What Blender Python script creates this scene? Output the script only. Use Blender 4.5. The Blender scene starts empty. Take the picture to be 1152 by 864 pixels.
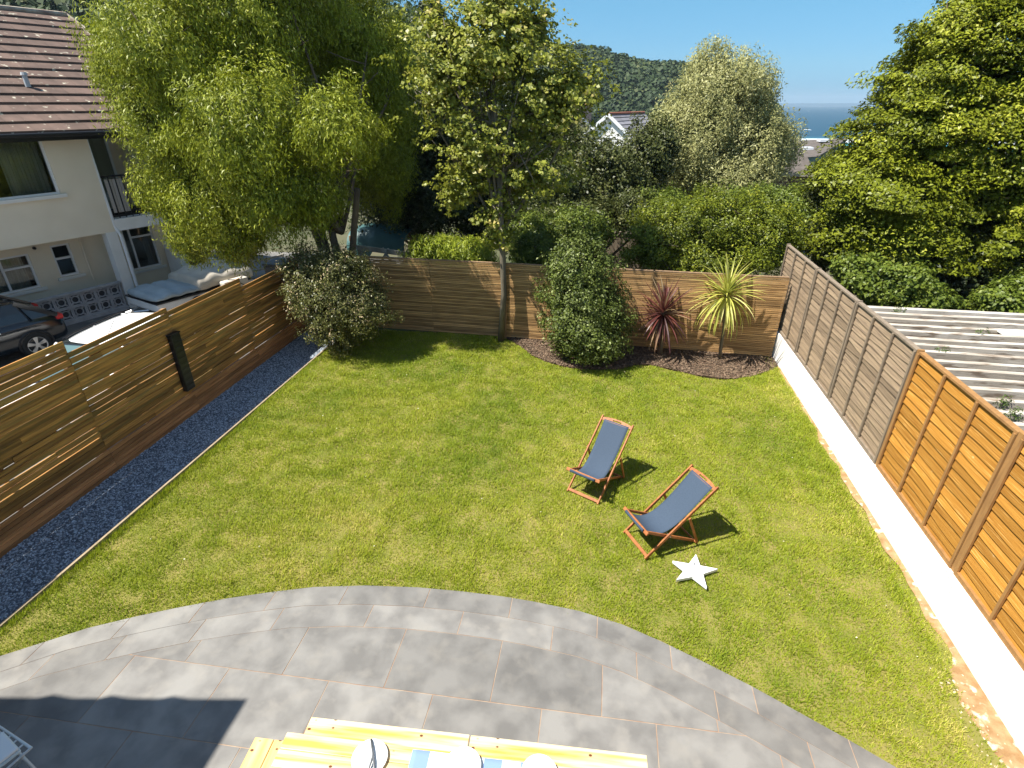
import bpy, math, random
import numpy as np
from mathutils import Vector, Matrix
random.seed(7)
R = math.radians
scene = bpy.context.scene

# ------------------------------------------------------------------ camera
F, H = 615.0, 5.5
PITCH = math.atan(316 / F)
YAW = math.atan2(114, 316 * math.sin(PITCH) + F * math.cos(PITCH))
cd = bpy.data.cameras.new('camera'); cam = bpy.data.objects.new('camera', cd)
scene.collection.objects.link(cam); scene.camera = cam
cd.sensor_width = 36.0; cd.lens = 36.0 * F / 1152; cd.clip_start = 0.1; cd.clip_end = 90000
cam.location = (0, 0, H); cam.rotation_euler = (math.pi / 2 - PITCH, 0, YAW)

# ------------------------------------------------------------------ sky, sun, exposure
SUN = Vector((-.55, -.23, 1)).normalized()          # towards the sun
w = bpy.data.worlds.new('World'); scene.world = w; w.use_nodes = True
nt = w.node_tree; bg = nt.nodes['Background']
sky = nt.nodes.new('ShaderNodeTexSky'); sky.sky_type = 'NISHITA'; sky.sun_disc = False
sky.sun_elevation = math.asin(SUN.z); sky.sun_rotation = math.atan2(SUN.x, SUN.y)
sky.air_density = 1.0; sky.dust_density = 0.0; sky.ozone_density = 1.3; sky.altitude = 0
tcw = nt.nodes.new('ShaderNodeTexCoord'); sxw = nt.nodes.new('ShaderNodeSeparateXYZ'); nt.links.new(tcw.outputs['Generated'], sxw.inputs[0])
rw = nt.nodes.new('ShaderNodeValToRGB'); nt.links.new(sxw.outputs[2], rw.inputs[0]); ew = rw.color_ramp.elements   # tints the sky by height: darker, bluer haze painted low, warmer high up
ew[0].position = 0.0; ew[0].color = (.12, .25, .54, 1); ew[1].position = .55; ew[1].color = (1, .93, .80, 1)
for p_, c_ in ((.05, (.21, .36, .55)), (.13, (.265, .46, .57))):
    q_ = ew.new(p_); q_.color = (c_[0], c_[1], c_[2], 1)
mw = nt.nodes.new('ShaderNodeMix'); mw.data_type = 'RGBA'; mw.blend_type = 'MULTIPLY'; mw.inputs[0].default_value = 1
nt.links.new(sky.outputs[0], mw.inputs[6]); nt.links.new(rw.outputs[0], mw.inputs[7])
nt.links.new(mw.outputs[2], bg.inputs[0]); bg.inputs[1].default_value = 0.115
sl = bpy.data.lights.new('sun', 'SUN'); sl.energy = 4.8; sl.angle = R(.53); sl.color = (1, .95, .86)
so = bpy.data.objects.new('sun', sl); scene.collection.objects.link(so)
so.rotation_euler = SUN.to_track_quat('Z', 'Y').to_euler(); so.location = (-10, -5, 30)
scene.view_settings.view_transform = 'Standard'; scene.view_settings.look = 'None'
scene.view_settings.gamma = 1; scene.view_settings.use_curve_mapping = False
scene.view_settings.exposure = 1.0
scene.render.engine = 'CYCLES'
scene.cycles.max_bounces = 6; scene.cycles.transparent_max_bounces = 8

# ------------------------------------------------------------------ measuring helpers
def ray(u, v):
    c, s = math.cos(PITCH), math.sin(PITCH)
    X = u - 576; Y = (432 - v) * s + F * c; Z = (432 - v) * c - F * s
    cy, sy = math.cos(YAW), math.sin(YAW)
    return np.array([X * cy - Y * sy, X * sy + Y * cy, Z])
CAM = np.array([0, 0, H])
def gr(u, v, z=0): r = ray(u, v); return CAM + r * (z - H) / r[2]
def aty(u, v, y): r = ray(u, v); return CAM + r * y / r[1]
def depth_at(p):
    d = np.array(p) - CAM; cy, sy = math.cos(YAW), math.sin(YAW)
    Y = -d[0] * sy + d[1] * cy
    return Y * math.cos(PITCH) - d[2] * math.sin(PITCH)

# ------------------------------------------------------------------ object helpers
COL = scene.collection
def tag(o, label=None, cat=None, group=None, kind=None):
    if label: o['label'] = label
    if cat: o['category'] = cat
    if group: o['group'] = group
    if kind: o['kind'] = kind
    return o
def empty(name, loc=(0, 0, 0), rz=0):
    o = bpy.data.objects.new(name, None); COL.objects.link(o)
    o.location = loc; o.rotation_euler = (0, 0, rz); o.empty_display_size = .2
    return o
def kids(o): return [c for c in bpy.data.objects if c.parent == o]
def copy_tree(o, parent=None):
    c = o.copy(); COL.objects.link(c); c.parent = parent
    for ch in kids(o): copy_tree(ch, c)
    return c

class MB:
    """collects faces with a per-face tint, then links them as one mesh"""
    def __init__(s): s.v = []; s.f = []; s.t = []
    def add(s, vs, fs, t=None):
        n = len(s.v); s.v += [tuple(float(a) for a in p) for p in vs]
        if t is None: t = random.random()
        for f in fs: s.f.append(tuple(i + n for i in f)); s.t.append(t)
        return s
    def box(s, x0, x1, y0, y1, z0, z1, t=None, M=None):
        vs = [(x, y, z) for z in (z0, z1) for y in (y0, y1) for x in (x0, x1)]
        if M is not None: vs = [M @ Vector(p) for p in vs]
        return s.add(vs, [(0, 2, 3, 1), (4, 5, 7, 6), (0, 1, 5, 4), (2, 6, 7, 3), (0, 4, 6, 2), (1, 3, 7, 5)], t)
    def bar(s, a, b, wx, wz, t=None, up=(0, 0, 1)):
        a = Vector(a); b = Vector(b); d = b - a; L = d.length; d.normalize(); up = Vector(up)
        if abs(d.dot(up)) > .98: up = Vector((0, 1, 0))
        x = d.cross(up).normalized(); z = x.cross(d)
        M = Matrix((x, d, z)).transposed().to_4x4(); M.translation = a
        return s.box(-wx / 2, wx / 2, 0, L, -wz / 2, wz / 2, t, M)
    def tube(s, pts, rad, n=8, t=None, cap=True):
        pts = [Vector(p) for p in pts]
        if not hasattr(rad, '__len__'): rad = [rad] * len(pts)
        vs = []; ref = None
        for i, p in enumerate(pts):
            d = (pts[min(i + 1, len(pts) - 1)] - pts[max(i - 1, 0)]).normalized()
            if ref is None: ref = Vector((1, 0, 0)) if abs(d.x) < .8 else Vector((0, 1, 0))
            x = (ref - d * ref.dot(d)).normalized(); y = d.cross(x); ref = x
            for k in range(n):
                a = 2 * math.pi * k / n; vs.append(p + (x * math.cos(a) + y * math.sin(a)) * rad[i])
        fs = [(i * n + k, i * n + (k + 1) % n, (i + 1) * n + (k + 1) % n, (i + 1) * n + k)
              for i in range(len(pts) - 1) for k in range(n)]
        if cap: fs += [tuple(range(n - 1, -1, -1)), tuple((len(pts) - 1) * n + k for k in range(n))]
        return s.add(vs, fs, t)
    def prism(s, poly, z0, z1, t=None, M=None):
        n = len(poly); vs = [(p[0], p[1], z0) for p in poly] + [(p[0], p[1], z1) for p in poly]
        if M is not None: vs = [M @ Vector(p) for p in vs]
        fs = [tuple(range(n - 1, -1, -1)), tuple(range(n, 2 * n))] + [(i, (i + 1) % n, n + (i + 1) % n, n + i) for i in range(n)]
        return s.add(vs, fs, t)
    def build(s, name, mat, parent=None, org=None, smooth=False, bevel=0, subsurf=0, world=False):
        me = bpy.data.meshes.new(name)
        if world and parent is not None: org = parent.location
        v = s.v
        if org is not None: v = [(p[0] - org[0], p[1] - org[1], p[2] - org[2]) for p in v]
        me.from_pydata(v, [], s.f)
        a = me.attributes.new('tint', 'FLOAT', 'FACE'); a.data.foreach_set('value', s.t)
        if smooth: me.polygons.foreach_set('use_smooth', [True] * len(s.f))
        me.materials.append(mat)
        o = bpy.data.objects.new(name, me); COL.objects.link(o); o.parent = parent
        if bevel:
            m = o.modifiers.new('bevel', 'BEVEL'); m.width = bevel; m.segments = 2; m.limit_method = 'ANGLE'
        if subsurf:
            m = o.modifiers.new('sub', 'SUBSURF'); m.levels = m.render_levels = subsurf
        return o

def quads(name, mat, P, tint, parent=None, org=None, k=4):
    """P: (n,k,3) array of separate k-gons -> one mesh"""
    n = len(P); me = bpy.data.meshes.new(name)
    V = P.reshape(-1, 3).astype(np.float32)
    if org is not None: V = V - np.array(org, dtype=np.float32)
    me.vertices.add(n * k); me.vertices.foreach_set('co', V.ravel())
    me.loops.add(n * k); me.loops.foreach_set('vertex_index', np.arange(n * k, dtype=np.int32))
    me.polygons.add(n); me.polygons.foreach_set('loop_start', np.arange(0, n * k, k, dtype=np.int32))
    me.update(calc_edges=True)
    a = me.attributes.new('tint', 'FLOAT', 'FACE'); a.data.foreach_set('value', tint.astype(np.float32))
    me.materials.append(mat)
    o = bpy.data.objects.new(name, me); COL.objects.link(o); o.parent = parent
    return o

# ------------------------------------------------------------------ materials
def newmat(name):
    m = bpy.data.materials.new(name); m.use_nodes = True; n = m.node_tree
    return m, n, n.nodes['Principled BSDF']
def c4(c): return (c[0], c[1], c[2], 1)
def M(name, c1, c2=None, scale=5, stretch=(1, 1, 1), rough=.7, tint=0.0, bump=0, metal=0, spec=.4,
      detail=5, lo=.35, hi=.65, c3=None, s3=30, lo3=.6, hi3=.7, bscale=None, distort=0.0, dots=None):
    m, n, b = newmat(name); L = n.links
    b.inputs['Roughness'].default_value = rough; b.inputs['Metallic'].default_value = metal
    b.inputs['Specular IOR Level'].default_value = spec
    tc = n.nodes.new('ShaderNodeTexCoord'); mp = n.nodes.new('ShaderNodeMapping'); mp.inputs['Scale'].default_value = stretch
    L.new(tc.outputs['Object'], mp.inputs[0])
    def noise(sc, det=detail):
        q = n.nodes.new('ShaderNodeTexNoise'); q.inputs['Scale'].default_value = sc; q.inputs['Detail'].default_value = det
        q.inputs['Distortion'].default_value = distort
        L.new(mp.outputs[0], q.inputs[0]); return q
    def rng(src, a, z):
        q = n.nodes.new('ShaderNodeMapRange'); q.inputs[1].default_value = a; q.inputs[2].default_value = z; L.new(src, q.inputs[0]); return q.outputs[0]
    def mix(f, A, B, mode='MIX'):
        q = n.nodes.new('ShaderNodeMix'); q.data_type = 'RGBA'; q.blend_type = mode
        if isinstance(f, float): q.inputs[0].default_value = f
        else: L.new(f, q.inputs[0])
        for i, s in ((6, A), (7, B)):
            if isinstance(s, tuple): q.inputs[i].default_value = c4(s)
            else: L.new(s, q.inputs[i])
        return q.outputs[2]
    out = c1
    if c2 is not None:
        out = mix(rng(noise(scale).outputs[0], lo, hi), c1, c2)
    if c3 is not None:
        out = mix(rng(noise(s3, 3).outputs[0], lo3, hi3), out, c3)
    if dots:                              # knots: (scale vector, radius, colour, share of cells that have one)
        m2_ = n.nodes.new('ShaderNodeMapping'); m2_.inputs['Scale'].default_value = dots[0]; L.new(tc.outputs['Object'], m2_.inputs[0])
        vo = n.nodes.new('ShaderNodeTexVoronoi'); vo.inputs['Scale'].default_value = 1; L.new(m2_.outputs[0], vo.inputs[0])
        se = n.nodes.new('ShaderNodeSeparateColor'); L.new(vo.outputs['Color'], se.inputs[0])
        lt = n.nodes.new('ShaderNodeMath'); lt.operation = 'LESS_THAN'; lt.inputs[1].default_value = dots[3]; L.new(se.outputs[0], lt.inputs[0])
        fr_k = rng(vo.outputs['Distance'], dots[1] * 1.25, dots[1] * .75)
        mu = n.nodes.new('ShaderNodeMath'); mu.operation = 'MULTIPLY'; L.new(lt.outputs[0], mu.inputs[0]); L.new(fr_k, mu.inputs[1])
        out = mix(mu.outputs[0], out, dots[2])
    if tint:
        at = n.nodes.new('ShaderNodeAttribute'); at.attribute_name = 'tint'
        q = n.nodes.new('ShaderNodeMapRange'); q.inputs[3].default_value = 1 - tint; q.inputs[4].default_value = 1 + tint
        L.new(at.outputs['Fac'], q.inputs[0])
        sc = n.nodes.new('ShaderNodeVectorMath'); sc.operation = 'SCALE'
        if isinstance(out, tuple): sc.inputs[0].default_value = out
        else: L.new(out, sc.inputs[0])
        L.new(q.outputs[0], sc.inputs[3]); out = sc.outputs[0]
    if isinstance(out, tuple): b.inputs['Base Color'].default_value = c4(out)
    else: L.new(out, b.inputs['Base Color'])
    if bump:
        bp = n.nodes.new('ShaderNodeBump'); bp.inputs['Strength'].default_value = bump; bp.inputs['Distance'].default_value = .02
        L.new(noise(bscale or scale * 2, 6).outputs[0], bp.inputs['Height']); L.new(bp.outputs[0], b.inputs['Normal'])
    return m
def leafmat(name, a, b_, c=None, trans=.35, rough=.45, spec=.35, big=None):
    """leaf colour runs a -> b -> c over each leaf's own tint"""
    m, n, b = newmat(name); L = n.links
    at = n.nodes.new('ShaderNodeAttribute'); at.attribute_name = 'tint'
    r = n.nodes.new('ShaderNodeValToRGB'); L.new(at.outputs['Fac'], r.inputs[0])
    r.color_ramp.elements[0].color = c4(a); r.color_ramp.elements[1].color = c4(b_)
    if c:
        r.color_ramp.elements[1].position = .75
        e = r.color_ramp.elements.new(1.0); e.color = c4(c)
    col = r.outputs[0]
    if big:
        tc = n.nodes.new('ShaderNodeTexCoord'); q = n.nodes.new('ShaderNodeTexNoise'); q.inputs['Scale'].default_value = big[1]
        q.inputs['Detail'].default_value = 4
        L.new(tc.outputs['Object'], q.inputs[0]); mr = n.nodes.new('ShaderNodeMapRange')
        mr.inputs[1].default_value = big[2]; mr.inputs[2].default_value = big[3]; L.new(q.outputs[0], mr.inputs[0])
        mx = n.nodes.new('ShaderNodeMix'); mx.data_type = 'RGBA'; mx.inputs[7].default_value = c4(big[0])
        L.new(mr.outputs[0], mx.inputs[0]); L.new(col, mx.inputs[6]); col = mx.outputs[2]
    L.new(col, b.inputs['Base Color']); b.inputs['Roughness'].default_value = rough; b.inputs['Specular IOR Level'].default_value = spec
    t = n.nodes.new('ShaderNodeBsdfTranslucent'); L.new(col, t.inputs[0])
    mx = n.nodes.new('ShaderNodeMixShader'); mx.inputs[0].default_value = trans
    L.new(b.outputs[0], mx.inputs[1]); L.new(t.outputs[0], mx.inputs[2]); L.new(mx.outputs[0], n.nodes['Material Output'].inputs[0])
    return m
def glassmat(name, tintc=(.75, .8, .8), base=.01):
    m, n, b = newmat(name); L = n.links
    g = n.nodes.new('ShaderNodeBsdfGlossy'); g.inputs['Roughness'].default_value = .03
    t = n.nodes.new('ShaderNodeBsdfTransparent'); t.inputs[0].default_value = c4(tintc)
    fr = n.nodes.new('ShaderNodeFresnel'); fr.inputs[0].default_value = 1.6
    ad = n.nodes.new('ShaderNodeMath'); ad.operation = 'ADD'; ad.inputs[1].default_value = base; L.new(fr.outputs[0], ad.inputs[0])
    mx = n.nodes.new('ShaderNodeMixShader'); L.new(ad.outputs[0], mx.inputs[0]); L.new(t.outputs[0], mx.inputs[1]); L.new(g.outputs[0], mx.inputs[2])
    L.new(mx.outputs[0], n.nodes['Material Output'].inputs[0]); return m

m_white = M('white_paint', (.8, .79, .76), (.72, .71, .67), scale=2, rough=.75, bump=.15, bscale=60)
m_frame = M('white_plastic', (.75, .76, .77), rough=.35)
m_cream = M('cream_render', (.82, .73, .58), (.76, .67, .52), scale=1.2, rough=.85, bump=.25, bscale=45)
m_black = M('black_paint', (.012, .012, .015), rough=.4)
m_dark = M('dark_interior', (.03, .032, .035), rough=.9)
m_glass = glassmat('window_glass')
m_curtain = M('curtain', (.60, .58, .52), (.45, .43, .38), scale=3, stretch=(8, 8, .3), rough=.9)
m_metal = M('galvanised_metal', (.55, .56, .57), rough=.4, metal=.8)
m_earth = M('bare_earth', (.14, .10, .065), (.20, .16, .10), scale=3, rough=.95, bump=.5, c3=(.10, .13, .04), s3=1.1, lo3=.5, hi3=.6)

# ------------------------------------------------------------------ terrain, sea, hills
def hgt(x, y):
    r = max(0.0, math.hypot(x, y) - 26)
    return -.36 - 20.5 * (1 - math.exp(-(r / 170.0) ** 1.25)) if r > 0 else -.36
mb = MB()
xs = sorted(set([-3000, -1500, -800, -500] + list(range(-400, 401, 20)) + [500, 800, 1500, 3000]))
ys = [-400, -200, -100, -60, -40, -20, 0] + list(range(10, 420, 12)) + [440, 520]
vs = [(x, y, hgt(x, y)) for y in ys for x in xs]; nx = len(xs)
mb.add(vs, [(j * nx + i, j * nx + i + 1, (j + 1) * nx + i + 1, (j + 1) * nx + i) for j in range(len(ys) - 1) for i in range(nx - 1)], .5)
m_terr = M('rough_ground', (.06, .075, .025), (.12, .10, .06), scale=.15, rough=.95, c3=(.05, .07, .02), s3=2)
tag(mb.build('terrain', m_terr, smooth=True), kind='structure')

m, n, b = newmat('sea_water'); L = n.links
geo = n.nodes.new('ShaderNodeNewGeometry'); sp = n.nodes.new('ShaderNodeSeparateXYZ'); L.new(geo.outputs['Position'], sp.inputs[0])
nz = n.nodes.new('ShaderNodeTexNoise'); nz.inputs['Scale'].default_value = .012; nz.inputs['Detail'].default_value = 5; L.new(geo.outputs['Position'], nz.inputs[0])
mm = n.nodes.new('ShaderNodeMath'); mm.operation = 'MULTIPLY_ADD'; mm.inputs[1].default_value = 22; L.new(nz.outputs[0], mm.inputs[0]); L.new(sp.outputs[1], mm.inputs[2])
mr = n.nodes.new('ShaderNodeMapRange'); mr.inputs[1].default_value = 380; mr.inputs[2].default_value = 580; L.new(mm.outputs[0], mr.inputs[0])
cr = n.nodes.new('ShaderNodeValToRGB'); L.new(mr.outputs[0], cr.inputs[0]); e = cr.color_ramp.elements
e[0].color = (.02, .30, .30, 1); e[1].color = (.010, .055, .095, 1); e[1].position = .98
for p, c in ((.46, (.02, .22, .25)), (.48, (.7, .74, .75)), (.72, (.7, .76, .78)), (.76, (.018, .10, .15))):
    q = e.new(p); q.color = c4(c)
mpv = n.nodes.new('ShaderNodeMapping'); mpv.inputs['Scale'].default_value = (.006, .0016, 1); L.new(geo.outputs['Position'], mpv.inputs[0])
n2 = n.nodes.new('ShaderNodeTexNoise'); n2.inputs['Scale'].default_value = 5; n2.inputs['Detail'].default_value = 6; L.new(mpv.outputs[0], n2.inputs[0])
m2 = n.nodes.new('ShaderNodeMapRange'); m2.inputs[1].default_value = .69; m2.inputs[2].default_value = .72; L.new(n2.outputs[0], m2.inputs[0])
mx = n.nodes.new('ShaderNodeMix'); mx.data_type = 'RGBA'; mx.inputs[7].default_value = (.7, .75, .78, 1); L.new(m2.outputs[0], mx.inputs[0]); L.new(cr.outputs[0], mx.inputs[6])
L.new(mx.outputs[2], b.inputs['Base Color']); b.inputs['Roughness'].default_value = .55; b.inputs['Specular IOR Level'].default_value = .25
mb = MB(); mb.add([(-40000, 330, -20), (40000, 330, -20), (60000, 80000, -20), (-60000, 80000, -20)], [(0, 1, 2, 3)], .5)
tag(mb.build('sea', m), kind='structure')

# ------------------------------------------------------------------ foliage machinery
def unit(a): return a / np.maximum(np.linalg.norm(a, axis=-1, keepdims=True), 1e-9)
def leaves(blobs, nclump, per, clump, size, aspect, seed=1, flat=1.0, droop=0.0, upbias=.5, shell=(.72, 1.03),
           fill=.25, lumpy=.25, long_dir=None, zmin=None, skip_back=0.0, hue=.5):
    """leaf quads in clumps through the volume of ellipsoid lobes; returns (n,4,3), tint"""
    rg = np.random.default_rng(seed)
    B = np.array([list(b[0]) + list(b[1]) for b in blobs], float)
    wgt = (B[:, 3] * B[:, 4] * B[:, 5]) ** (2 / 3); wgt /= wgt.sum()
    idx = rg.choice(len(B), nclump, p=wgt)
    d = unit(rg.normal(size=(nclump, 3)))
    r = rg.uniform(shell[0], shell[1], nclump); infill = rg.random(nclump) < fill
    r = np.where(infill, rg.random(nclump) ** .6 * shell[0], r)
    ph = rg.uniform(0, 6, 6)
    lump = 1 + lumpy * (np.sin(3.1 * d[:, 0] + 4 * d[:, 2] + ph[0]) * np.sin(3.7 * d[:, 1] + ph[1]) + .6 * np.sin(7 * d[:, 2] + ph[2] + 5 * d[:, 0]))
    C = B[idx, :3] + d * B[idx, 3:] * (r * lump)[:, None]
    ct = rg.random(nclump)
    cs = clump * rg.uniform(.55, 1.35, nclump)
    n = nclump * per; ci = np.repeat(np.arange(nclump), per)
    off = rg.normal(size=(n, 3)) * .5; off *= np.minimum(1, .85 / np.maximum(np.linalg.norm(off, axis=1, keepdims=True), 1e-6)); off[:, 2] *= flat
    if droop > 0:                         # fronds that hang outwards
        out = d[ci]; s = (off * out).sum(1)
        off[:, 2] -= droop * np.hypot(off[:, 0], off[:, 1])
    P = C[ci] + off * cs[ci][:, None]
    outn = unit((P - B[idx, :3][ci]) / B[idx, 3:][ci])
    N = unit(outn * .9 + np.array([0, 0, upbias]) + rg.normal(size=(n, 3)) * .55)
    if long_dir is None: T = rg.normal(size=(n, 3))
    else: T = np.array(long_dir) + rg.normal(size=(n, 3)) * .45 + outn * .35
    T = unit(T - N * (T * N).sum(1, keepdims=True)); S = np.cross(N, T)
    L = size * rg.uniform(.6, 1.35, n); W = L * aspect
    bend = N * (L * .18)[:, None]
    A0 = P - T * L[:, None] * .5 - bend; A1 = P + S * W[:, None] * .5; A2 = P + T * L[:, None] * .5 - bend; A3 = P - S * W[:, None] * .5
    Q = np.stack([A0, A1, A2, A3], 1)
    t = np.clip(hue * ct[ci] + (1 - hue) * rg.random(n), 0, 1)
    if zmin is not None:
        k = P[:, 2] > zmin; Q = Q[k]; t = t[k]
    return Q, t

m_bark = M('bark', (.16, .12, .08), (.08, .06, .045), scale=6, stretch=(1, 1, .25), rough=.95, bump=.6)
m_bark_pale = M('pale_bark', (.20, .17, .12), (.10, .085, .06), scale=6, stretch=(1, 1, .3), rough=.9, bump=.5)
def limb(mb, a, b, r0, r1, seg=6, wob=.12, rise=.0, n=7):
    a = Vector(a); b = Vector(b); L = (b - a).length; pts = []; rad = []
    o1 = Vector((random.uniform(-1, 1), random.uniform(-1, 1), random.uniform(-.4, .4))) * wob * L
    for i in range(seg + 1):
        t = i / seg; p = a.lerp(b, t) + o1 * math.sin(math.pi * t) * .6 + Vector((0, 0, rise * L * math.sin(math.pi * t)))
        p += Vector((random.uniform(-1, 1), random.uniform(-1, 1), 0)) * wob * L * .08 * (0 < i < seg)
        pts.append(p); rad.append(r0 + (r1 - r0) * t)
    mb.tube(pts, rad, n, .5); return pts
def crown_blob(u, v, ru, rv, y, dy=None):
    """a lobe measured on the photograph, at distance y with real radii"""
    c = aty(u, v, y); s = depth_at(c) / F
    rx, rz = ru * s, rv * s
    return (tuple(c), (rx, dy if dy else (rx + rz) / 2, rz))
def tree(name, label, cat, base, blobs, lf, lmat, bmat=None, forks=None, r0=.15, fork_h=.35, nb=14, group=None, part='crown', tw=.012, trunk_pts=None):
    root = empty(name, base); tag(root, label, cat, group)
    Q, t = leaves(blobs, **lf)
    quads(part, lmat, Q, t, root, base)
    mb = MB(); rs = random.getstate(); random.seed(lf.get('seed', 1) * 13)
    top = np.mean([np.array(b[0]) for b in blobs], 0)
    if trunk_pts is None:
        fk = Vector(base).lerp(Vector(top), fork_h)
        fk.z = base[2] + (top[2] - base[2]) * fork_h
        limb(mb, base, fk, r0, r0 * .75, 5, .05, n=10); starts = [fk]
    else: starts = [Vector(p) for p in trunk_pts]
    for i in range(nb):
        c, r = blobs[i % len(blobs)]
        d = Vector((random.gauss(0, 1), random.gauss(0, 1), random.gauss(.3, .8))).normalized()
        e_ = Vector((c[0] + d.x * r[0] * .8, c[1] + d.y * r[1] * .8, c[2] + d.z * r[2] * .8))
        st = random.choice(starts)
        pts = limb(mb, st, e_, r0 * .45, tw, 7, .1)
        for k in range(3):
            q = pts[random.randint(3, 6)]
            e2 = q + Vector((random.uniform(-1, 1) * r[0], random.uniform(-1, 1) * r[1], random.uniform(-.1, 1) * r[2])) * .5
            limb(mb, q, e2, r0 * .14, tw * .5, 4, .1, n=5)
    mb.build('trunk', bmat or m_bark, root, base, smooth=True)
    random.setstate(rs)
    return root

# wooded headland behind the town
def headland(name, prof, y0, depth, dy, seed, mat, n, lsz):
    """prof: skyline (u,v) pixels; a rounded ridge with real depth, tree-covered"""
    rg = np.random.default_rng(seed)
    top = np.array([aty(u, v, y0) for u, v in prof])
    mb = MB(); vs = []; K = 12
    for p in top:
        for k in range(K + 1):
            a = math.pi * k / K; vs.append((p[0] + p[0] * .0, y0 - math.cos(a) * depth, -24 + (p[2] + 24) * math.sin(a) ** .8 if 0 < k < K else -24))
    nn = K + 1
    fs = [(i * nn + k, i * nn + k + 1, (i + 1) * nn + k + 1, (i + 1) * nn + k) for i in range(len(top) - 1) for k in range(K)]
    mb.add(vs, fs, .5)
    o = mb.build(name, m_terr, smooth=True); tag(o, kind='structure')
    # canopy
    s = np.interp(rg.random(n), np.linspace(0, 1, len(top)), np.arange(len(top)))
    i = np.minimum(s.astype(int), len(top) - 2); f = (s - i)[:, None]
    P = top[i] * (1 - f) + top[i + 1] * f
    a = rg.uniform(.05, .62, n) * math.pi
    z = -24 + (P[:, 2] + 24) * np.sin(a) ** .8
    C = np.stack([P[:, 0], y0 - np.cos(a) * depth, z], 1)
    per = 34; ci = np.repeat(np.arange(n), per); rad = rg.uniform(2.0, 6.2, n)
    d = unit(rg.normal(size=(n * per, 3))); d[:, 2] = np.abs(d[:, 2])
    Pp = C[ci] + d * rad[ci][:, None] * np.array([1, 1, 1.1]); N = unit(d + rg.normal(size=d.shape) * .35)
    T = unit(np.cross(N, rg.normal(size=d.shape))); S = np.cross(N, T); sz = lsz * rg.uniform(.6, 1.4, n * per)[:, None]
    Q = np.stack([Pp - T * sz, Pp + S * sz, Pp + T * sz, Pp - S * sz], 1)
    tt = .65 * rg.random(n)[ci] + .35 * rg.random(n * per)
    q = quads(name.replace('hill', 'woodland'), mat, Q, tt); return q
m_far = leafmat('far_woodland_leaves', (.018, .035, .014), (.05, .08, .022), (.11, .12, .035), trans=.15, rough=.7)
q = headland('hill', [(420, 150), (500, 100), (560, 66), (605, 62), (640, 66), (672, 68), (700, 78), (725, 84), (765, 85), (800, 95), (830, 104), (850, 122)], 330, 60, 0, 3, m_far, 5600, .8)
tag(q, 'dense green woodland covering the headland above the bay', 'woodland', kind='stuff')
q = headland('hill', [(-160, -60), (0, -45), (120, -30), (240, -10), (380, 20), (480, 50), (540, 90), (580, 110)], 120, 30, 0, 4, m_far, 2600, .6)
tag(q, 'dark wooded hillside rising behind the white house and willow', 'woodland', kind='stuff')

# ------------------------------------------------------------------ lawn, patio, gravel, bed
PATIO = [(-6.55, 2.86), (-6.29, 3.04), (-5.62, 3.53), (-5.2, 3.76), (-4.79, 3.96), (-4.3, 4.18), (-3.85, 4.35), (-3.3, 4.53), (-2.67, 4.66), (-2, 4.74), (-1.42, 4.77), (-.9, 4.775), (-.52, 4.76),
         (.05, 4.71), (.56, 4.6), (1.0, 4.44), (1.51, 4.22), (1.9, 4.04), (2.32, 3.82), (2.7, 3.62), (3.07, 3.41), (3.6, 3.05), (4.24, 2.5)]
px, py = zip(*PATIO)
def pc(x): return float(np.interp(x, px, py))
BED = [(-2.45, 13.2), (-2.1, 12.9), (-1.8, 12.55), (-1.5, 12.15), (-1.2, 11.9), (-.8, 11.68), (-.36, 11.56), (.15, 11.58), (.66, 11.72), (1.0, 11.98), (1.3, 12.05), (1.8, 11.88), (2.3, 11.65),
       (2.8, 11.55), (3.2, 11.62), (3.6, 11.82), (3.95, 12.1), (4.27, 12.45)]
bx, by = zip(*BED)
GX0, GX1 = -7.85, -6.67      # gravel strip
m_soil = M('lawn_soil', (.15, .16, .025), (.24, .20, .06), scale=2.2, rough=1, tint=0, c3=(.22, .19, .08), s3=14, lo3=.62, hi3=.75)
mb = MB()
# lawn slab (mesh grid so that it can undulate a little)
gx = np.linspace(-6.63, 4.27, 56); gy = np.linspace(1.0, 13.25, 62)
def lz(x, y): return .012 * math.sin(1.7 * x + .6 * y) + .012 * math.sin(.9 * y - .7 * x + 1)
vs = [(x, y, lz(x, y) * min(1, max(0, (y - pc(x)) / .4)) if y > pc(x) else 0 if y > pc(x) - .3 else -.05) for y in gy for x in gx]
mb.add(vs, [(j * 56 + i, j * 56 + i + 1, (j + 1) * 56 + i + 1, (j + 1) * 56 + i) for j in range(61) for i in range(55)], .5)
tag(mb.build('lawn', m_soil, smooth=True), kind='structure')
mb = MB(); mb.box(-8.1, 4.3, -1, 13.5, -.42, -.065, .5); tag(mb.build('garden_ground', m_earth), kind='structure')

# grass blades
rg = np.random.default_rng(11)
NB = 760000
X = rg.uniform(-6.62, 4.24, NB); Y = rg.uniform(2.7, 13.2, NB)
PCx = np.interp(X, px, py); BDx = np.interp(X, bx, by, left=20)
def vnoise(x, y, s, seed):
    r2 = np.random.default_rng(seed); g = r2.random((64, 64)); xx = (x * s) % 63; yy = (y * s) % 63
    i = xx.astype(int); j = yy.astype(int); fx = xx - i; fy = yy - j; fx = fx * fx * (3 - 2 * fx); fy = fy * fy * (3 - 2 * fy)
    return (g[i, j] * (1 - fx) + g[i + 1, j] * fx) * (1 - fy) + (g[i, j + 1] * (1 - fx) + g[i + 1, j + 1] * fx) * fy
def soilw(y): return .07 + .025 * np.sin(5 * y) + .015 * np.sin(11 * y) + np.clip((4.75 - y) / .45, 0, 1) * (.34 + .05 * np.sin(7 * y) + .03 * np.sin(17 * y))
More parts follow.
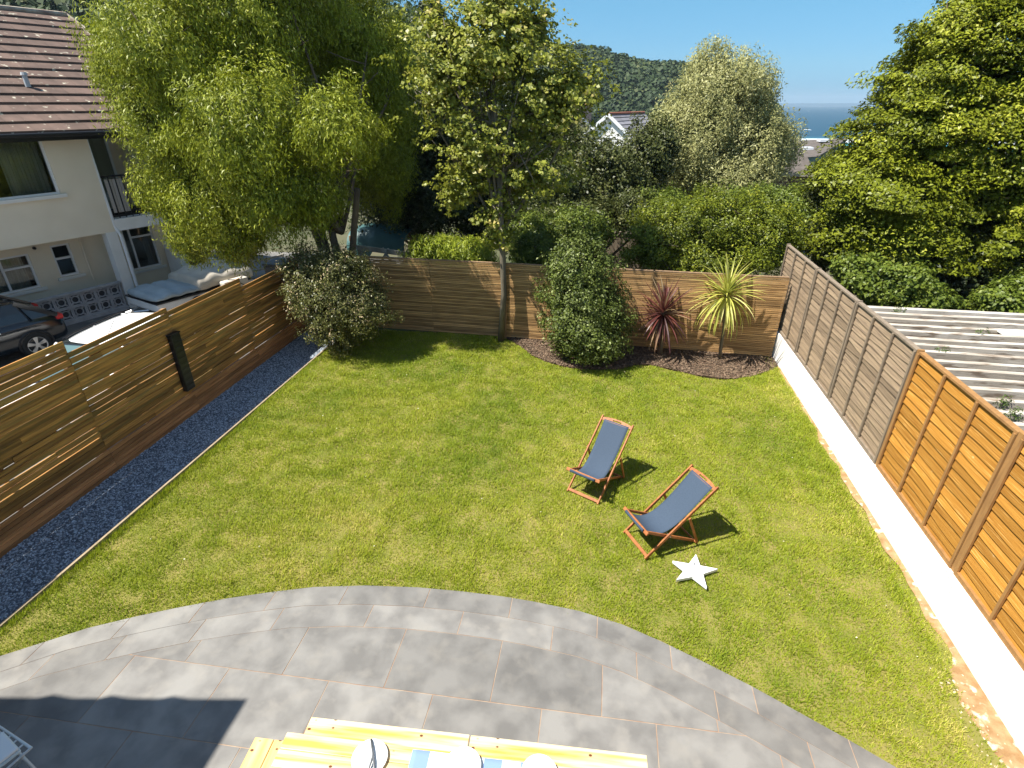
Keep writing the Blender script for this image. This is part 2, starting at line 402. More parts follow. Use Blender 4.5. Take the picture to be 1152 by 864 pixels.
edge = 4.27 - soilw(Y) + .03 * rg.random(NB) + 0 * vnoise(Y, Y * 0, 1.6, 5) 
dens = .6 + .5 * vnoise(X, Y, 1.3, 1)
keep = (Y > PCx + .012 - .05 * rg.random(NB) ** 2) & (Y < BDx + .04 * rg.random(NB)) & (X < edge) & (rg.random(NB) < dens + .25)
keep &= rg.random(NB) < np.clip(1.25 - (Y - 3) * .05, .7, 1)
X, Y = X[keep], Y[keep]; n_ = len(X)
yel = .5 * vnoise(X, Y, .55, 2) + .3 * vnoise(X, Y, 1.9, 3) + .2 * vnoise(X, Y, 6, 4)
dry = np.exp(-((X + .9) ** 2 / 5 + (Y - 6.0) ** 2 / 2.2)) * .28 + np.exp(-((X - 4.1) ** 2 / .10)) * .25 + .12 * np.exp(-((X - .5) ** 2 / 6 + (Y - 8.8) ** 2 / 1.5))
tint = np.clip((yel - .5) * 1.0 + .40 + dry + .14 * (vnoise(X + 3, Y, 9, 14) - .5) + rg.normal(size=n_) * .17, 0, 1)
hb = rg.uniform(.022, .052, n_) * (.55 + .9 * vnoise(X, Y, 5, 8)); a = rg.uniform(0, 2 * math.pi, n_)
lean = rg.uniform(.3, 1.2, n_); Lx = np.cos(a) * hb * lean; Ly = np.sin(a) * hb * lean
wd = rg.uniform(.0035, .0075, n_) * np.clip(.8 + (Y - 3) * .07, .8, 1.5)
ZL = np.clip((Y - np.interp(X, px, py)) / .4, 0, 1) * (.012 * np.sin(1.7 * X + .6 * Y) + .012 * np.sin(.9 * Y - .7 * X + 1)) - .006
P0 = np.stack([X - np.sin(a) * wd, Y + np.cos(a) * wd, ZL], 1)
P1 = np.stack([X + np.sin(a) * wd, Y - np.cos(a) * wd, ZL], 1)
P2 = np.stack([X + Lx, Y + Ly, ZL + hb], 1)
m_grass = leafmat('grass_blades', (.16, .24, .012), (.36, .40, .026), (.60, .52, .15), trans=.3, rough=.55, spec=.25)
g = quads('grass', m_grass, np.stack([P0, P1, P2], 1), tint, k=3)
tag(g, 'short sunlit green grass with drier straw coloured patches on the lawn', 'grass', kind='stuff')
rg = np.random.default_rng(77); nS = 90; xs_ = rg.uniform(-6, 4, nS); ys_ = 3.5 + rg.random(nS) ** .7 * 8; k_ = (ys_ > np.interp(xs_, px, py) + .2) & (ys_ < np.interp(xs_, bx, by, left=12.5)); xs_, ys_ = xs_[k_], ys_[k_]
C_ = np.stack([xs_, ys_, np.full(len(xs_), .045)], 1)[:, None, :]; a_ = rg.uniform(0, 6.28, len(xs_)); z_ = rg.uniform(.006, .014, len(xs_))
Q = C_ + np.stack([np.stack([np.cos(a_ + j * 1.571) * z_, np.sin(a_ + j * 1.571) * z_ * .7, rg.uniform(-.004, .004, len(xs_))], 1) for j in range(4)], 1)
tag(quads('fallen_petals', M('petal', (.75, .73, .62), (.5, .42, .25), scale=30, rough=.9), Q, rg.random(len(xs_))), 'tiny pale petals and dead leaves scattered over the lawn', 'petals', kind='stuff')
# longer tufts along the wall and fence
rg = np.random.default_rng(12); nT = 9000
yy = rg.uniform(2.6, 13, nT); side = rg.random(nT)
xx = np.where(side < .6, -6.6 + np.abs(rg.normal(0, .05, nT)), np.interp(yy, [2.5, 13], [4.0, 4.2]) - np.abs(rg.normal(0, .12, nT)))
ok = yy > np.interp(xx, px, py) + .03; xx, yy = xx[ok], yy[ok]; nT = len(xx)
hb = rg.uniform(.04, .085, nT); a = rg.uniform(0, 6.28, nT); ln = rg.uniform(.2, .8, nT)
Q = np.stack([np.stack([xx - np.sin(a) * .005, yy + np.cos(a) * .005, 0 * xx - .01], 1), np.stack([xx + np.sin(a) * .005, yy - np.cos(a) * .005, 0 * xx - .01], 1),
              np.stack([xx + np.cos(a) * hb * ln, yy + np.sin(a) * hb * ln, hb], 1)], 1)
tag(quads('grass', m_grass, Q, rg.uniform(.1, .75, nT), k=3), 'longer grass tufts along the edges of the lawn', 'grass', kind='stuff')

# patio: grout bed and porcelain slabs, two rings of cut slabs along the curved edge
def clip(poly, x0, x1):
    def cl(P, ax, lim, sgn):
        out = []
        for i in range(len(P)):
            a, b = P[i], P[(i + 1) % len(P)]; ia = sgn * (a[ax] - lim) >= 0; ib = sgn * (b[ax] - lim) >= 0
            if ia: out.append(a)
            if ia != ib:
                t = (lim - a[ax]) / (b[ax] - a[ax]); out.append((a[0] + (b[0] - a[0]) * t, a[1] + (b[1] - a[1]) * t))
        return out
    P = cl(poly, 0, x0, 1); return cl(P, 0, x1, -1) if P else P
m_slab = M('porcelain_slab', (.228, .22, .205), (.148, .142, .133), scale=2.6, rough=.5, tint=.15, spec=.4, detail=10, lo=.36, hi=.62, c3=(.25, .235, .21), s3=4.5, lo3=.52, hi3=.85, distort=.15)
m_grout = M('sandy_grout', (.30, .185, .12), (.38, .29, .21), scale=6, rough=.95)
mb = MB(); mb.prism([(-6.6, -.6)] + [(4.25, -.6)] + [(x, y) for x, y in reversed(PATIO)] + [(-6.6, 2.8)], -.12, .0215, .5)
pat = mb.build('patio', m_grout); tag(pat, kind='structure')
mb = MB(); G = .0095; rr = random.Random(5)
def skew(x): return .030 * (x + 4.8)
def slab(x0, x1, lo, hi):
    """cell between functions lo(x) and hi(x)"""
    n = max(1, int((x1 - x0) / .02)); xs_ = [x0 + G / 2 + (x1 - x0 - G) * i / n for i in range(n + 1)]
    gt = .0025 if hi(x0) - lo(x0) < .34 else G / 2
    top = [(x, hi(x) - gt) for x in xs_]; bot = [(x, lo(x) + gt) for x in xs_]
    good = [(t, b_) for t, b_ in zip(top, bot) if t[1] - b_[1] > .0015]
    if len(good) < 2: return
    P = [b_ for t, b_ in good] + [t for t, b_ in reversed(good)]
    mb.prism(P, .0, .024 + rr.uniform(0, .002), rr.random())
e1 = lambda x: pc(x); e2 = lambda x: pc(x) - .30; e3 = lambda x: pc(x) - .62
j4 = [-6.6, -5.95, -5.24, -4.51, -3.73, -2.87, -1.83, -.78, .27, 1.09, 1.9, 2.7, 3.5, 4.24]
j3 = [-6.6, -5.7, -5.09, -4.33, -3.5, -2.44, -1.33, -.24, .71, 1.5, 2.3, 3.1, 4.24]
for a_, b_ in zip(j4, j4[1:]): slab(a_, b_, e2, e1)
for a_, b_ in zip(j3, j3[1:]): slab(a_, b_, e3, e2)
rows = [(3.30, 9, -4.2 - 1.135 * 4, e3), (2.545, 3.30, -4.8 - 1.135 * 4, None), (1.79, 2.545, -4.19 - 1.135 * 4, None), (1.03, 1.79, -4.8 - 1.135 * 4, None), (.27, 1.03, -4.19 - 1.135 * 4, None), (-.5, .27, -4.8 - 1.135 * 4, None)]
for lo, hi, xs0, hh in rows:
    for k in range(12):
        a_, b_ = max(-6.59, xs0 + k * 1.135), min(4.24, xs0 + (k + 1) * 1.135)
        if b_ - a_ < .05: continue
        slab(a_, b_, (lambda x, lo=lo: lo + skew(x)), (lambda x, hi=hi: min(e3(x), hi + skew(x))))
pv = mb.build('paving_slabs', m_slab, bevel=.0); tag(pv, kind='structure')

# gravel strip with stones
m_grav = M('blue_gravel', (.17, .20, .25), (.10, .12, .155), scale=9, rough=.9, tint=.5)
mb = MB(); mb.add([(GX0 - .2, -1, -.055), (GX1, -1, -.055), (GX1, 12.9, -.055), (GX0 - .2, 12.9, -.055)], [(0, 1, 2, 3)], .3)
tag(mb.build('gravel_bed', m_grav), kind='structure')
def stones(xm, ym, n, smin, smax, seed, zc=.004, xw=None):
    rg = np.random.default_rng(seed); c = np.stack([rg.uniform(*xm, n), rg.uniform(*ym, n), np.full(n, zc)], 1)
    base = np.array([(1, 0, 0), (0, 1, 0), (-1, 0, 0), (0, -1, 0), (0, 0, 1), (0, 0, -1)], float)
    s = rg.uniform(smin, smax, (n, 1, 1)) * rg.uniform(.55, 1.2, (n, 6, 3)); a = rg.uniform(0, 6.28, n)
    v = base[None] * s; v[:, :, 2] *= .6
    x = v[:, :, 0] * np.cos(a)[:, None] - v[:, :, 1] * np.sin(a)[:, None]; y = v[:, :, 0] * np.sin(a)[:, None] + v[:, :, 1] * np.cos(a)[:, None]
    z = v[:, :, 2] + x * rg.uniform(-.5, .5, n)[:, None]; v = np.stack([x, y, z], 2) + c[:, None]
    T = [(0, 1, 4), (1, 2, 4), (2, 3, 4), (3, 0, 4)]
    return np.concatenate([v[:, t] for t in T], 0), np.tile(rg.random(n), 4)
m_stone = M('gravel_stones', (.40, .45, .52), (.24, .28, .33), scale=20, rough=.75, tint=.6)
Q, t = stones((GX0, GX1 - .01), (1.5, 12.8), 30000, .010, .021, 3, -.05)
tag(quads('gravel', m_stone, Q, t, k=3), 'blue grey slate gravel filling the strip beside the slatted fence', 'gravel', kind='stuff')
m_edge = M('edging_timber', (.36, .28, .18), (.26, .20, .13), scale=5, stretch=(6, 1, 6), rough=.85)
mb = MB(); y = -1
while y < 11.9:
    mb.box(GX1, GX1 + .035, y, min(y + 2.4, 11.9), -.09, .045 + random.uniform(-.004, .004)); y += 2.403
e = mb.build('lawn_edging', m_edge); tag(e, 'long pale timber board edging between blue gravel and lawn', 'edging')

# mulch bed
m_mulch = M('bark_mulch_base', (.10, .06, .04), (.16, .10, .065), scale=18, rough=1, bump=.8)
mb = MB(); P = [(x, y) for x, y in BED] + [(4.27, 13.0), (-2.6, 13.3)]; mb.prism(P, -.02, .028, .5)
tag(mb.build('flower_bed', m_mulch), kind='structure')
rg = np.random.default_rng(21); n_ = 15000; x = rg.uniform(-2.6, 4.25, n_); y = rg.uniform(11.4, 13.2, n_)
k = y > np.interp(x, bx, by) - .04 * rg.random(n_); x, y = x[k], y[k]; n_ = len(x)
C = np.stack([x, y, rg.uniform(.03, .05, n_)], 1); T = unit(rg.normal(size=(n_, 3)) * [1, 1, .35]); S = unit(np.cross(T, rg.normal(size=(n_, 3)) * .4 + [0, 0, 1]))
Ln = rg.uniform(.012, .04, n_)[:, None]; Wn = rg.uniform(.006, .014, n_)[:, None]
Q = np.stack([C - T * Ln - S * Wn, C + T * Ln - S * Wn, C + T * Ln + S * Wn, C - T * Ln + S * Wn], 1)
m_chip = M('bark_chips', (.20, .14, .09), (.09, .06, .04), scale=30, rough=.9, tint=.6)
tag(quads('bark_mulch', m_chip, Q, rg.random(n_)), 'reddish brown bark chippings in the curved bed', 'mulch', kind='stuff')
# bare sandy soil and broken render along foot of the white wall
m_sand = M('sandy_soil', (.26, .15, .065), (.38, .25, .13), scale=9, rough=1, bump=.9, c3=(.62, .54, .42), s3=8, lo3=.58, hi3=.68)
mb = MB(); ysn = np.linspace(1.5, 12.4, 90); pe = []
for y in ysn:
    wdt = float(soilw(y))
    pe.append((4.26 - wdt, y))
vs = [(x, y, .004) for x, y in pe] + [(4.275, y, .03) for y in ysn]
mb.add(vs, [(i, 90 + i, 91 + i, i + 1) for i in range(89)], .5)
tag(mb.build('bare_soil', m_sand), kind='structure')
Q, t = stones((3.86, 4.24), (2.0, 4.6), 260, .005, .018, 8, .02)
tag(quads('rubble', M('pale_rubble', (.62, .52, .38), (.42, .30, .17), scale=8, rough=.9, tint=.2), Q, t, k=3), 'pale crumbled render and stones at foot of white wall', 'rubble', kind='stuff')

# ------------------------------------------------------------------ white wall and lapped fences, right side
wl = MB(); wl.box(4.275, 4.50, -1, 14.3, -.4, .632, .5)
o = wl.build('garden_wall', M('white_masonry_paint', (.84, .83, .80), (.78, .77, .74), scale=3, rough=.8, bump=.4, bscale=25), bevel=.01)
tag(o, 'low white painted wall under the lapped timber fences', 'wall')
def lapmat(name, a, b, c, d_=(.62, .40, .18)): return M(name, a, b, scale=4.5, stretch=(3, .45, 18), rough=.8, tint=.24, bump=.3, lo=.3, hi=.7, c3=c, s3=5, lo3=.6, hi3=.7, spec=.2, dots=((5, 5.5, 9), .13, d_, .5))
m_lapg = lapmat('weathered_board', (.20, .145, .10), (.34, .25, .16), (.12, .09, .07), (.10, .07, .05))
m_lapo = lapmat('orange_board', (.50, .245, .045), (.36, .155, .025), (.62, .36, .11))
m_btng = M('weathered_batten', (.27, .21, .15), (.19, .15, .11), scale=4, stretch=(5, 5, 1), rough=.85)
m_btno = M('orange_batten', (.36, .19, .065), (.27, .14, .05), scale=4, stretch=(5, 5, 1), rough=.8)
def lap_panel(root, y0, y1, z0, z1, mat, mbat, nb, bats, label=None):
    mb = MB(); hB = (z1 - z0) / nb; X0 = 4.36
    for i in range(nb):
        za = z0 + i * hB; n = 26; t = random.random(); ph = random.uniform(0, 6); amp = random.uniform(.006, .022); pv_ = random.uniform(1.2, 3)
        vs = []
        for k in range(n + 1):
            y = y0 + (y1 - y0) * k / n
            dz = amp * math.sin(pv_ * y + ph) + amp * .6 * math.sin(5.3 * y + 2 * ph) + random.uniform(-1, 1) * .0015
            zl = za - .022 + dz
            vs += [(X0 - .027, y, zl), (X0 - .014, y, zl + .001), (X0 + .010, y, za + hB + .012), (X0 - .004, y, za + hB + .012)]
        f = []
        for k in range(n):
            a = 4 * k; b = a + 4
            f += [(a, a + 3, b + 3, b), (a, b, b + 1, a + 1), (a + 1, b + 1, b + 2, a + 2)]
        mb.add(vs, f, t)
    p = mb.build('lap_panel', mat, root, world=True)
    if label: p['label'] = label
    for yb in bats:
        b = MB(); b.bar((X0 - .046, yb, z0), (X0 - .046, yb + .004, z1), .038, .024, up=(1, 0, 0))
        bo = b.build('batten', mbat, root, world=True); bo.parent = p; bo.location = (0, 0, 0)
    b = MB(); b.box(X0 - .045, X0 + .03, y0, y1, z1 + .002, z1 + .03); b.build('top_rail', mbat, p, root.location)
    b = MB(); b.box(X0 - .055, X0 + .02, y0, y1, z0 - .03, z0 + .035); b.build('bottom_rail', mbat, p, root.location)
def fence_at(name, y, label):
    r = empty(name, (4.36, y, .632)); tag(r, label, 'fence', None); return r
ra = fence_at('lap_fence', 7.6, 'weathered grey brown lapped timber fence on the white wall, farther section')
rb = fence_at('lap_fence', 5.4, 'new orange lapped timber fence on the white wall, nearer section')
Z0, Z1 = .66, 2.49
for a, b in ((7.62, 9.66), (9.70, 11.74), (11.78, 13.9)):
    w_ = b - a
    lap_panel(ra, a, b, Z0, Z1, m_lapg, m_btng, 17, [a + .02, a + w_ / 3, a + 2 * w_ / 3, b - .02])
for a, b in ((5.50, 7.56), (3.38, 5.42), (1.26, 3.30), (-.86, 1.18)):
    w_ = b - a
    lap_panel(rb, a, b, Z0, Z1, m_lapo, m_btno, 15, [a + .02, a + w_ / 3, a + 2 * w_ / 3, b - .02])
for y, rt, mm_ in ((9.68, ra, m_btng), (11.76, ra, m_btng), (13.93, ra, m_btng), (7.59, ra, m_btno), (5.46, rb, m_btno), (3.34, rb, m_btno), (1.22, rb, m_btno)):
    b = MB(); b.box(4.36 - .042, 4.36 + .035, y - (.02 if rt is ra else .035), y + (.02 if rt is ra else .035), .633, 2.535)
    b.build('post', mm_, rt, world=True)

# ------------------------------------------------------------------ back slatted fence
m_slat = M('honey_slat', (.55, .34, .15), (.36, .21, .09), scale=2.2, stretch=(.9, 8, 10), rough=.8, tint=.35, bump=.2, spec=.2)
m_postw = M('post_timber', (.36, .23, .13), (.22, .14, .08), scale=4, stretch=(6, 6, .8), rough=.85)
YL, YR = 13.28, 12.96
def yb_(x): return YL + (YR - YL) * (x + 7.9) / 12.15
root = empty('slatted_fence', (-1.8, 13.1, 0)); tag(root, 'low honey coloured slatted fence across the end of the garden behind the bed', 'fence')
xp = [-7.88, -6.1, -4.3, -2.36, -.55, 1.25, 3.0, 4.24]
for a, b in zip(xp, xp[1:]):
    mb = MB(); z = .05; top = 1.97 + random.uniform(-.008, .012)
    while z < top - .02:
        hs = .034 + random.uniform(-.002, .002); t = random.random()
        j = random.uniform(-.003, .003)
        mb.bar((a + .004, yb_(a) + j, z + hs / 2), (b - .004, yb_(b) + j + random.uniform(-.003, .003), z + hs / 2 + random.uniform(-.004, .004)), .018, hs, t)
        z += hs + .011
    mb.build('slat_panel', m_slat, root, world=True)
for x in xp[1:-1]:
    b = MB(); b.box(x - .045, x + .045, yb_(x) + .02, yb_(x) + .11, 0, 1.95); b.build('post', m_postw, root, world=True)
b = MB(); b.box(-2.42, -2.31, yb_(-2.36) - .05, yb_(-2.36) - .014, 0, 1.985); b.build('post', m_postw, root, world=True)
for a, b_ in zip(xp, xp[1:]):
    b = MB(); b.bar((a + .02, yb_(a) + .02, 1.985), (b_ - .02, yb_(b_) + .02, 1.985), .06, .022); b.build('cap_rail', m_postw, root, world=True)
m_back = M('fence_backing', (.07, .05, .035), rough=.95)
for a, b_ in zip(xp, xp[1:]):
    b = MB(); b.bar((a + .05, yb_(a) + .045, .95), (b_ - .05, yb_(b_) + .045, .95), .012, 1.75); b.build('backing_board', m_back, root, world=True)

# ------------------------------------------------------------------ left slatted fence
m_lslat = M('stained_slat', (.54, .27, .07), (.25, .115, .033), scale=2.2, stretch=(8, .7, 14), rough=.6, tint=.42, bump=.25, spec=.4, c3=(.28, .17, .05), s3=1.3, lo3=.5, hi3=.62)
m_lred = M('reddish_slat', (.54, .26, .10), (.33, .15, .055), scale=1.6, stretch=(8, .8, 9), rough=.6, tint=.35, spec=.35)
root = empty('slatted_fence', (-7.93, 8, 0)); tag(root, 'tall dark stained slatted fence with light gaps beside the gravel strip', 'fence')
bays = [(-.6, 1.6, 2.36), (1.6, 3.6, 2.33), (3.6, 6.42, 2.27), (6.42, 8.52, 2.10), (8.52, 10.75, 1.99), (10.75, 13.2, 1.82)]
for a, b, top in bays:
    mb = MB(); z = .349
    lim = top - .02
    while z < lim:
        hs = .082 + random.uniform(-.008, .012); cut = random.uniform(.15, .85)
        if random.random() < .55: segs = [(a + .003, b - .003)]
        else: segs = [(a + .003, a + (b - a) * cut), (a + (b - a) * cut + .003, b - .003)]
        for s0, s1 in segs:
            j = random.uniform(-.006, .006); jz = random.uniform(-.005, .004)
            mb.bar((-7.93 + j, s0, z + hs / 2 + jz), (-7.93 + j + random.uniform(-.004, .004), s1, z + hs / 2 + jz + random.uniform(-.006, .006)), .02, hs)
        z += hs + random.choice((.001, .004, .010, .015, .018))
    mb.build('slat_panel', m_lslat, root, world=True)
    # second skin of boards behind, leaving slivers open
    mb = MB(); z = .40
    while z < top - .1:
        if random.random() < .5:
            s0 = a + random.uniform(0, .5) * (b - a); s1 = s0 + random.uniform(.3, .5) * (b - a)
            mb = MB(); mb.bar((-7.962, s0, z + .04), (-7.962, min(s1, b), z + .04), .016, .11); mb.build('rear_slat', m_lslat, root, world=True)
        z += .105
    mb = MB(); z = -.056
    for k in range(6):
        o_ = .05 * (1 - k / 6)
        mb.bar((-7.90 + o_, a + .003, z + .03), (-7.90 + o_, b - .003, z + .03 + random.uniform(-.003, .003)), .034, .06); z += .068
    mb.build('base_slats', m_lred, root, world=True)
for y in [bays[0][0]] + [b[1] for b in bays]:
    tp = [t for a, b, t in bays if a <= y <= b][0]
    b = MB(); b.box(-8.06, -7.975, y - .045, y + .045, -.36, tp - .02); b.build('post', m_postw, root, world=True)
for y in (4.95, 7.4, 9.6, 12.0):
    b = MB(); b.box(-8.02, -7.975, y - .03, y + .03, -.3, 1.78); b.build('batten', m_postw, root, world=True)
# black box on the fence
root = empty('wall_box', (-7.86, 8.42, .46)); tag(root, 'tall narrow black box mounted upright on the dark slatted fence', 'box')
mb = MB(); mb.box(-.045, .05, -.12, .12, 0, 1.16, .5); mb.build('casing', m_black, root, bevel=.015)
for i in range(9):
    b = MB(); b.box(.049, .056, -.10, .10, .06 + i * .115, .11 + i * .115, .5); b.build('louvre', M('black_louvre', (.02, .02, .024), rough=.3) if i == 0 else bpy.data.materials['black_louvre'], root)
mb = MB(); mb.box(-.05, .06, -.13, .13, 1.162, 1.19, .5); mb.build('lid', m_black, root, bevel=.006)

# ------------------------------------------------------------------ own house behind the camera (unseen; its wing is added to cast the patio shadow)
root = empty('holiday_house', (-2, -3, 0)); tag(root, 'white rendered house with unseen flat roofed wing added to shade the patio at the near end of the garden', 'house')
mb = MB(); mb.box(-9, 7, -8, -.75, -.4, 2.9, .5); mb.box(-9, 7, -8, -1.4, 2.9, 5.4, .5); mb.build('wall', m_white, root, world=True)
mb = MB(); mb.box(-10.5, -6.45, -6, 1.35, -.4, 5.1, .5); mb.build('shadow_wing_wall', m_white, root, world=True)
mb = MB(); mb.prism([(-10.7, -6), (-6.28, -6), (-6.28, 1.785), (-8.755, 1.395), (-10.7, 1.1)], 5.1, 5.5, .5)  # unseen wing roof, outline shaped to throw the patio shadow edge
for i in range(3): mb.box(-8.3 + i * .62, -7.9 + i * .62, 1.40 + i * .095, 1.50 + i * .095, 5.3, 5.505, .5)  # small blocks added to notch that shadow edge
mb.build('shadow_wing_roof', M('roof_felt', (.08, .08, .085), rough=.9), root, world=True)
for x in (-4, -1, 2, 5):
    b = MB(); b.box(x - .6, x + .6, -.76, -.72, .1 if x in (-1, 2) else .9, 2.2, .5); fo = b.build('window', m_frame, root, world=True)
    b = MB(); b.box(x - .54, x + .54, -.717, -.712, .16 if x in (-1, 2) else .96, 2.14, .5); b.build('pane', m_glass, fo, root.location)
mb = MB(); mb.box(-9.3, 7.3, -8.3, -1.2, 5.4, 5.6, .5); mb.build('roof', M('dark_slate', (.06, .06, .07), rough=.7), root, world=True)

# ------------------------------------------------------------------ drive beyond the left fence
m_drive = M('worn_tarmac', (.115, .11, .105), (.19, .18, .165), scale=1.1, rough=.9, bump=.3, bscale=60, c3=(.26, .24, .21), s3=3, lo3=.58, hi3=.7)
mb = MB(); mb.add([(-26, -12, -.31), (-8.06, -12, -.31), (-8.06, 22, -.31), (-26, 22, -.31)], [(0, 1, 2, 3)], .5)
tag(mb.build('drive', m_drive), kind='structure')

# ------------------------------------------------------------------ white house on the left
HP = gr(153, 345, -.3); hn = np.array([.927, -.375, 0]); hn /= np.linalg.norm(hn); he = np.array([-hn[1], hn[0], 0])
hrz = math.atan2(he[1], he[0])                 # local x runs along the facade, local -y faces the garden
house = empty('white_house', tuple(HP), hrz)
tag(house, 'white two storey house with brown tiled roof and recessed ground floor beyond the dark fence', 'house')
def hpl(u, v, off=0.0):
    r = ray(u, v); P0 = HP + hn * off; t = np.dot(P0 - CAM, hn) / np.dot(r, hn); P = CAM + r * t
    return float(np.dot(P - HP, he)), float(P[2] - HP[2])
# local frame: (s, -off, z - HP.z);  z local = z + .3
def hb(mb, s0, s1, o0, o1, z0, z1, t=.5): return mb.box(s0, s1, -max(o0, o1), -min(o0, o1), z0, z1, t)
F1, F2, SE = 2.35, 5.12, .14
wz0, wz1 = 3.56, 5.0
mb = MB()
hb(mb, -10, SE, -.25, 0, F1, wz0); hb(mb, -10, SE, -.25, 0, wz1, F2); hb(mb, -.93, SE, -.25, 0, wz0, wz1); hb(mb, -10, -4.9, -.25, 0, wz0, wz1)
hb(mb, -10, SE, -6.5, -.252, F1, F1 + .2)                       # floor slab
hb(mb, SE - .2, SE - .002, -6.5, -.252, F1 + .2, F2)            # return wall of the balcony
hb(mb, -10, -9.8, -6.5, -.252, -.1, F2)
mb.build('upper_wall', m_cream, house)
mb = MB()     # recessed ground floor wall with openings
O = -1.2
gw = [(-1.83 - 1.6, -1.80, .93, 1.93), (-1.24, -.73, 1.08, 2.03), (.78, 1.73, .80, 2.2)]
prev = -10
for s0, s1, z0, z1 in gw:
    hb(mb, prev, s0, O - .2, O, -.05, F1); hb(mb, s0, s1, O - .2, O, -.05, z0); hb(mb, s0, s1, O - .2, O, z1, F1); prev = s1
hb(mb, prev, 2.6, O - .2, O, -.05, F1); hb(mb, 2.4, 2.6, -6, O - .202, -.05, F2)
hb(mb, SE, 2.4, -3.4, -3.2, F1 + .2, F2)
mb.build('ground_floor_wall', m_cream, house)
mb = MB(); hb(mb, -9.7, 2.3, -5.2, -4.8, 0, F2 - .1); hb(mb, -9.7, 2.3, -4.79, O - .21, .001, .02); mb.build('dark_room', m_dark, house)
def hwin(s0, s1, z0, z1, off, mull=(), trans=(), sill=True, curtain=None):
    mb = MB(); f = .055
    hb(mb, s0, s1, off - .12, off - .04, z0, z0 + f); hb(mb, s0, s1, off - .12, off - .04, z1 - f, z1)
    hb(mb, s0, s0 + f, off - .121, off - .039, z0 + f, z1 - f); hb(mb, s1 - f, s1, off - .121, off - .039, z0 + f, z1 - f)
    for m_ in mull: hb(mb, m_ - f / 2, m_ + f / 2, off - .121, off - .039, z0 + f, z1 - f)
    for a, b, z in trans: hb(mb, a, b, off - .122, off - .036, z - .03, z + .03)
    w_ = mb.build('window', m_frame, house)
    mb = MB(); hb(mb, s0 + .02, s1 - .02, off - .09, off - .082, z0 + .02, z1 - .02); mb.build('pane', m_glass, w_)
    if sill:
        mb = MB(); hb(mb, s0 - .1, s1 + .12, off - .1, off + .07, z0 - .09, z0 - .002); mb.build('sill', m_white, w_)
    mb = MB(); cs = curtain or (s0 + .1, s1 - .1)
    nfo = 40
    vs = []
    for i in range(nfo + 1):
        s_ = cs[0] + (cs[1] - cs[0]) * i / nfo; o_ = off - .32 + .03 * math.sin(i * 1.7)
        vs += [(s_, -o_, z0), (s_, -o_, z1)]
    mb.add(vs, [(2 * i, 2 * i + 2, 2 * i + 3, 2 * i + 1) for i in range(nfo)], .5); mb.build('curtain', m_curtain, w_)
hwin(-4.9, -.93, wz0, wz1, 0, mull=(-2.32, -3.6), curtain=(-1.9, -.97))
hwin(*gw[0], O, mull=(-2.5,), trans=[(-2.47, -1.85, 1.58)], curtain=(-3.3, -1.9)); hwin(*gw[1], O, trans=[(-1.2, -.77, 1.62)], curtain=(-1.2, -1.15)); hwin(*gw[2], O, mull=(1.02,), trans=[(1.05, 1.7, 1.85)], curtain=(1.45, 1.68))
mb = MB(); hb(mb, -.16, .14, -.3, 0, -.1, F1); mb.build('pillar', m_white, house)
mb = MB(); hb(mb, -4.9, -4.6, -.3, 0, -.1, F1); mb.build('pillar', m_white, house)
mb = MB(); mb.tube([(.20, -.05, .05), (.20, -.05, 2.2), (.14, .02, 2.5), (.14, .05, 5.0)], .045, 10); mb.build('downpipe', m_frame, house)
mb = MB(); hb(mb, SE, 3.4, -.16, .02, F1 + .0, F1 + .34); hb(mb, SE, 3.4, -3.2, -.162, F1 + .1, F1 + .2); mb.build('balcony_beam', m_white, house)
# balcony sliding door and railing
mb = MB()
for s_ in (.3, 1.15, 2.0): hb(mb, s_, s_ + .07, -3.18, -3.1, F1 + .2, F2 - .2)
hb(mb, .3, 2.07, -3.18, -3.1, F2 - .3, F2 - .22); d_ = mb.build('balcony_door', m_frame, house)
mb = MB(); hb(mb, .32, 2.0, -3.16, -3.15, F1 + .22, F2 - .3); mb.build('pane', m_glass, d_)
mb = MB(); hb(mb, SE + .02, 3.35, -.06, -.01, 3.86, 3.91); hb(mb, SE + .02, 3.35, -.06, -.01, 2.74, 2.79)
for i in range(18): hb(mb, SE + .03 + i * .19, SE + .055 + i * .19, -.045, -.02, 2.70, 3.86)
ra_ = mb.build('railing', m_black, house)
mb = MB()
for i in range(5): hb(mb, .28 + i * .10, .365 + i * .10, -.10, -.07, 2.86, 3.80)
mb.build('railing_board', M('pale_board', (.42, .40, .38), rough=.7), ra_)
mb = MB(); hb(mb, .22, 3.3, -.12, -.11, 2.78, 2.98); mb.build('railing_kickboard', m_black, ra_)
# patterned screen blocks
m_blk = M('screen_block', (.42, .42, .43), (.33, .33, .34), scale=5, rough=.9)
mb = MB(); bs = .36
for r_ in range(2):
    for i in range(13):
        s0 = -.22 - (i + 1) * bs; z0 = .10 + r_ * bs; cx, cz = s0 + bs / 2, z0 + bs / 2; t = random.random()
        hb(mb, s0, s0 + bs - .004, -.14, -.04, z0, z0 + .035, t); hb(mb, s0, s0 + bs - .004, -.14, -.04, z0 + bs - .039, z0 + bs - .004, t)
        hb(mb, s0, s0 + .035, -.139, -.041, z0 + .035, z0 + bs - .039, t); hb(mb, s0 + bs - .039, s0 + bs - .004, -.139, -.041, z0 + .035, z0 + bs - .039, t)
        ring = [(cx + .10 * math.cos(a), .09, cz + .10 * math.sin(a)) for a in np.linspace(0, 2 * math.pi, 13)]
        mb.tube(ring, .022, 6, t, cap=False)
        for a in (.785, 2.356, 3.927, 5.498):
            mb.bar((cx + .11 * math.cos(a), .09, cz + .11 * math.sin(a)), (cx + .2 * math.cos(a), .09, cz + .2 * math.sin(a)), .03, .05, t)
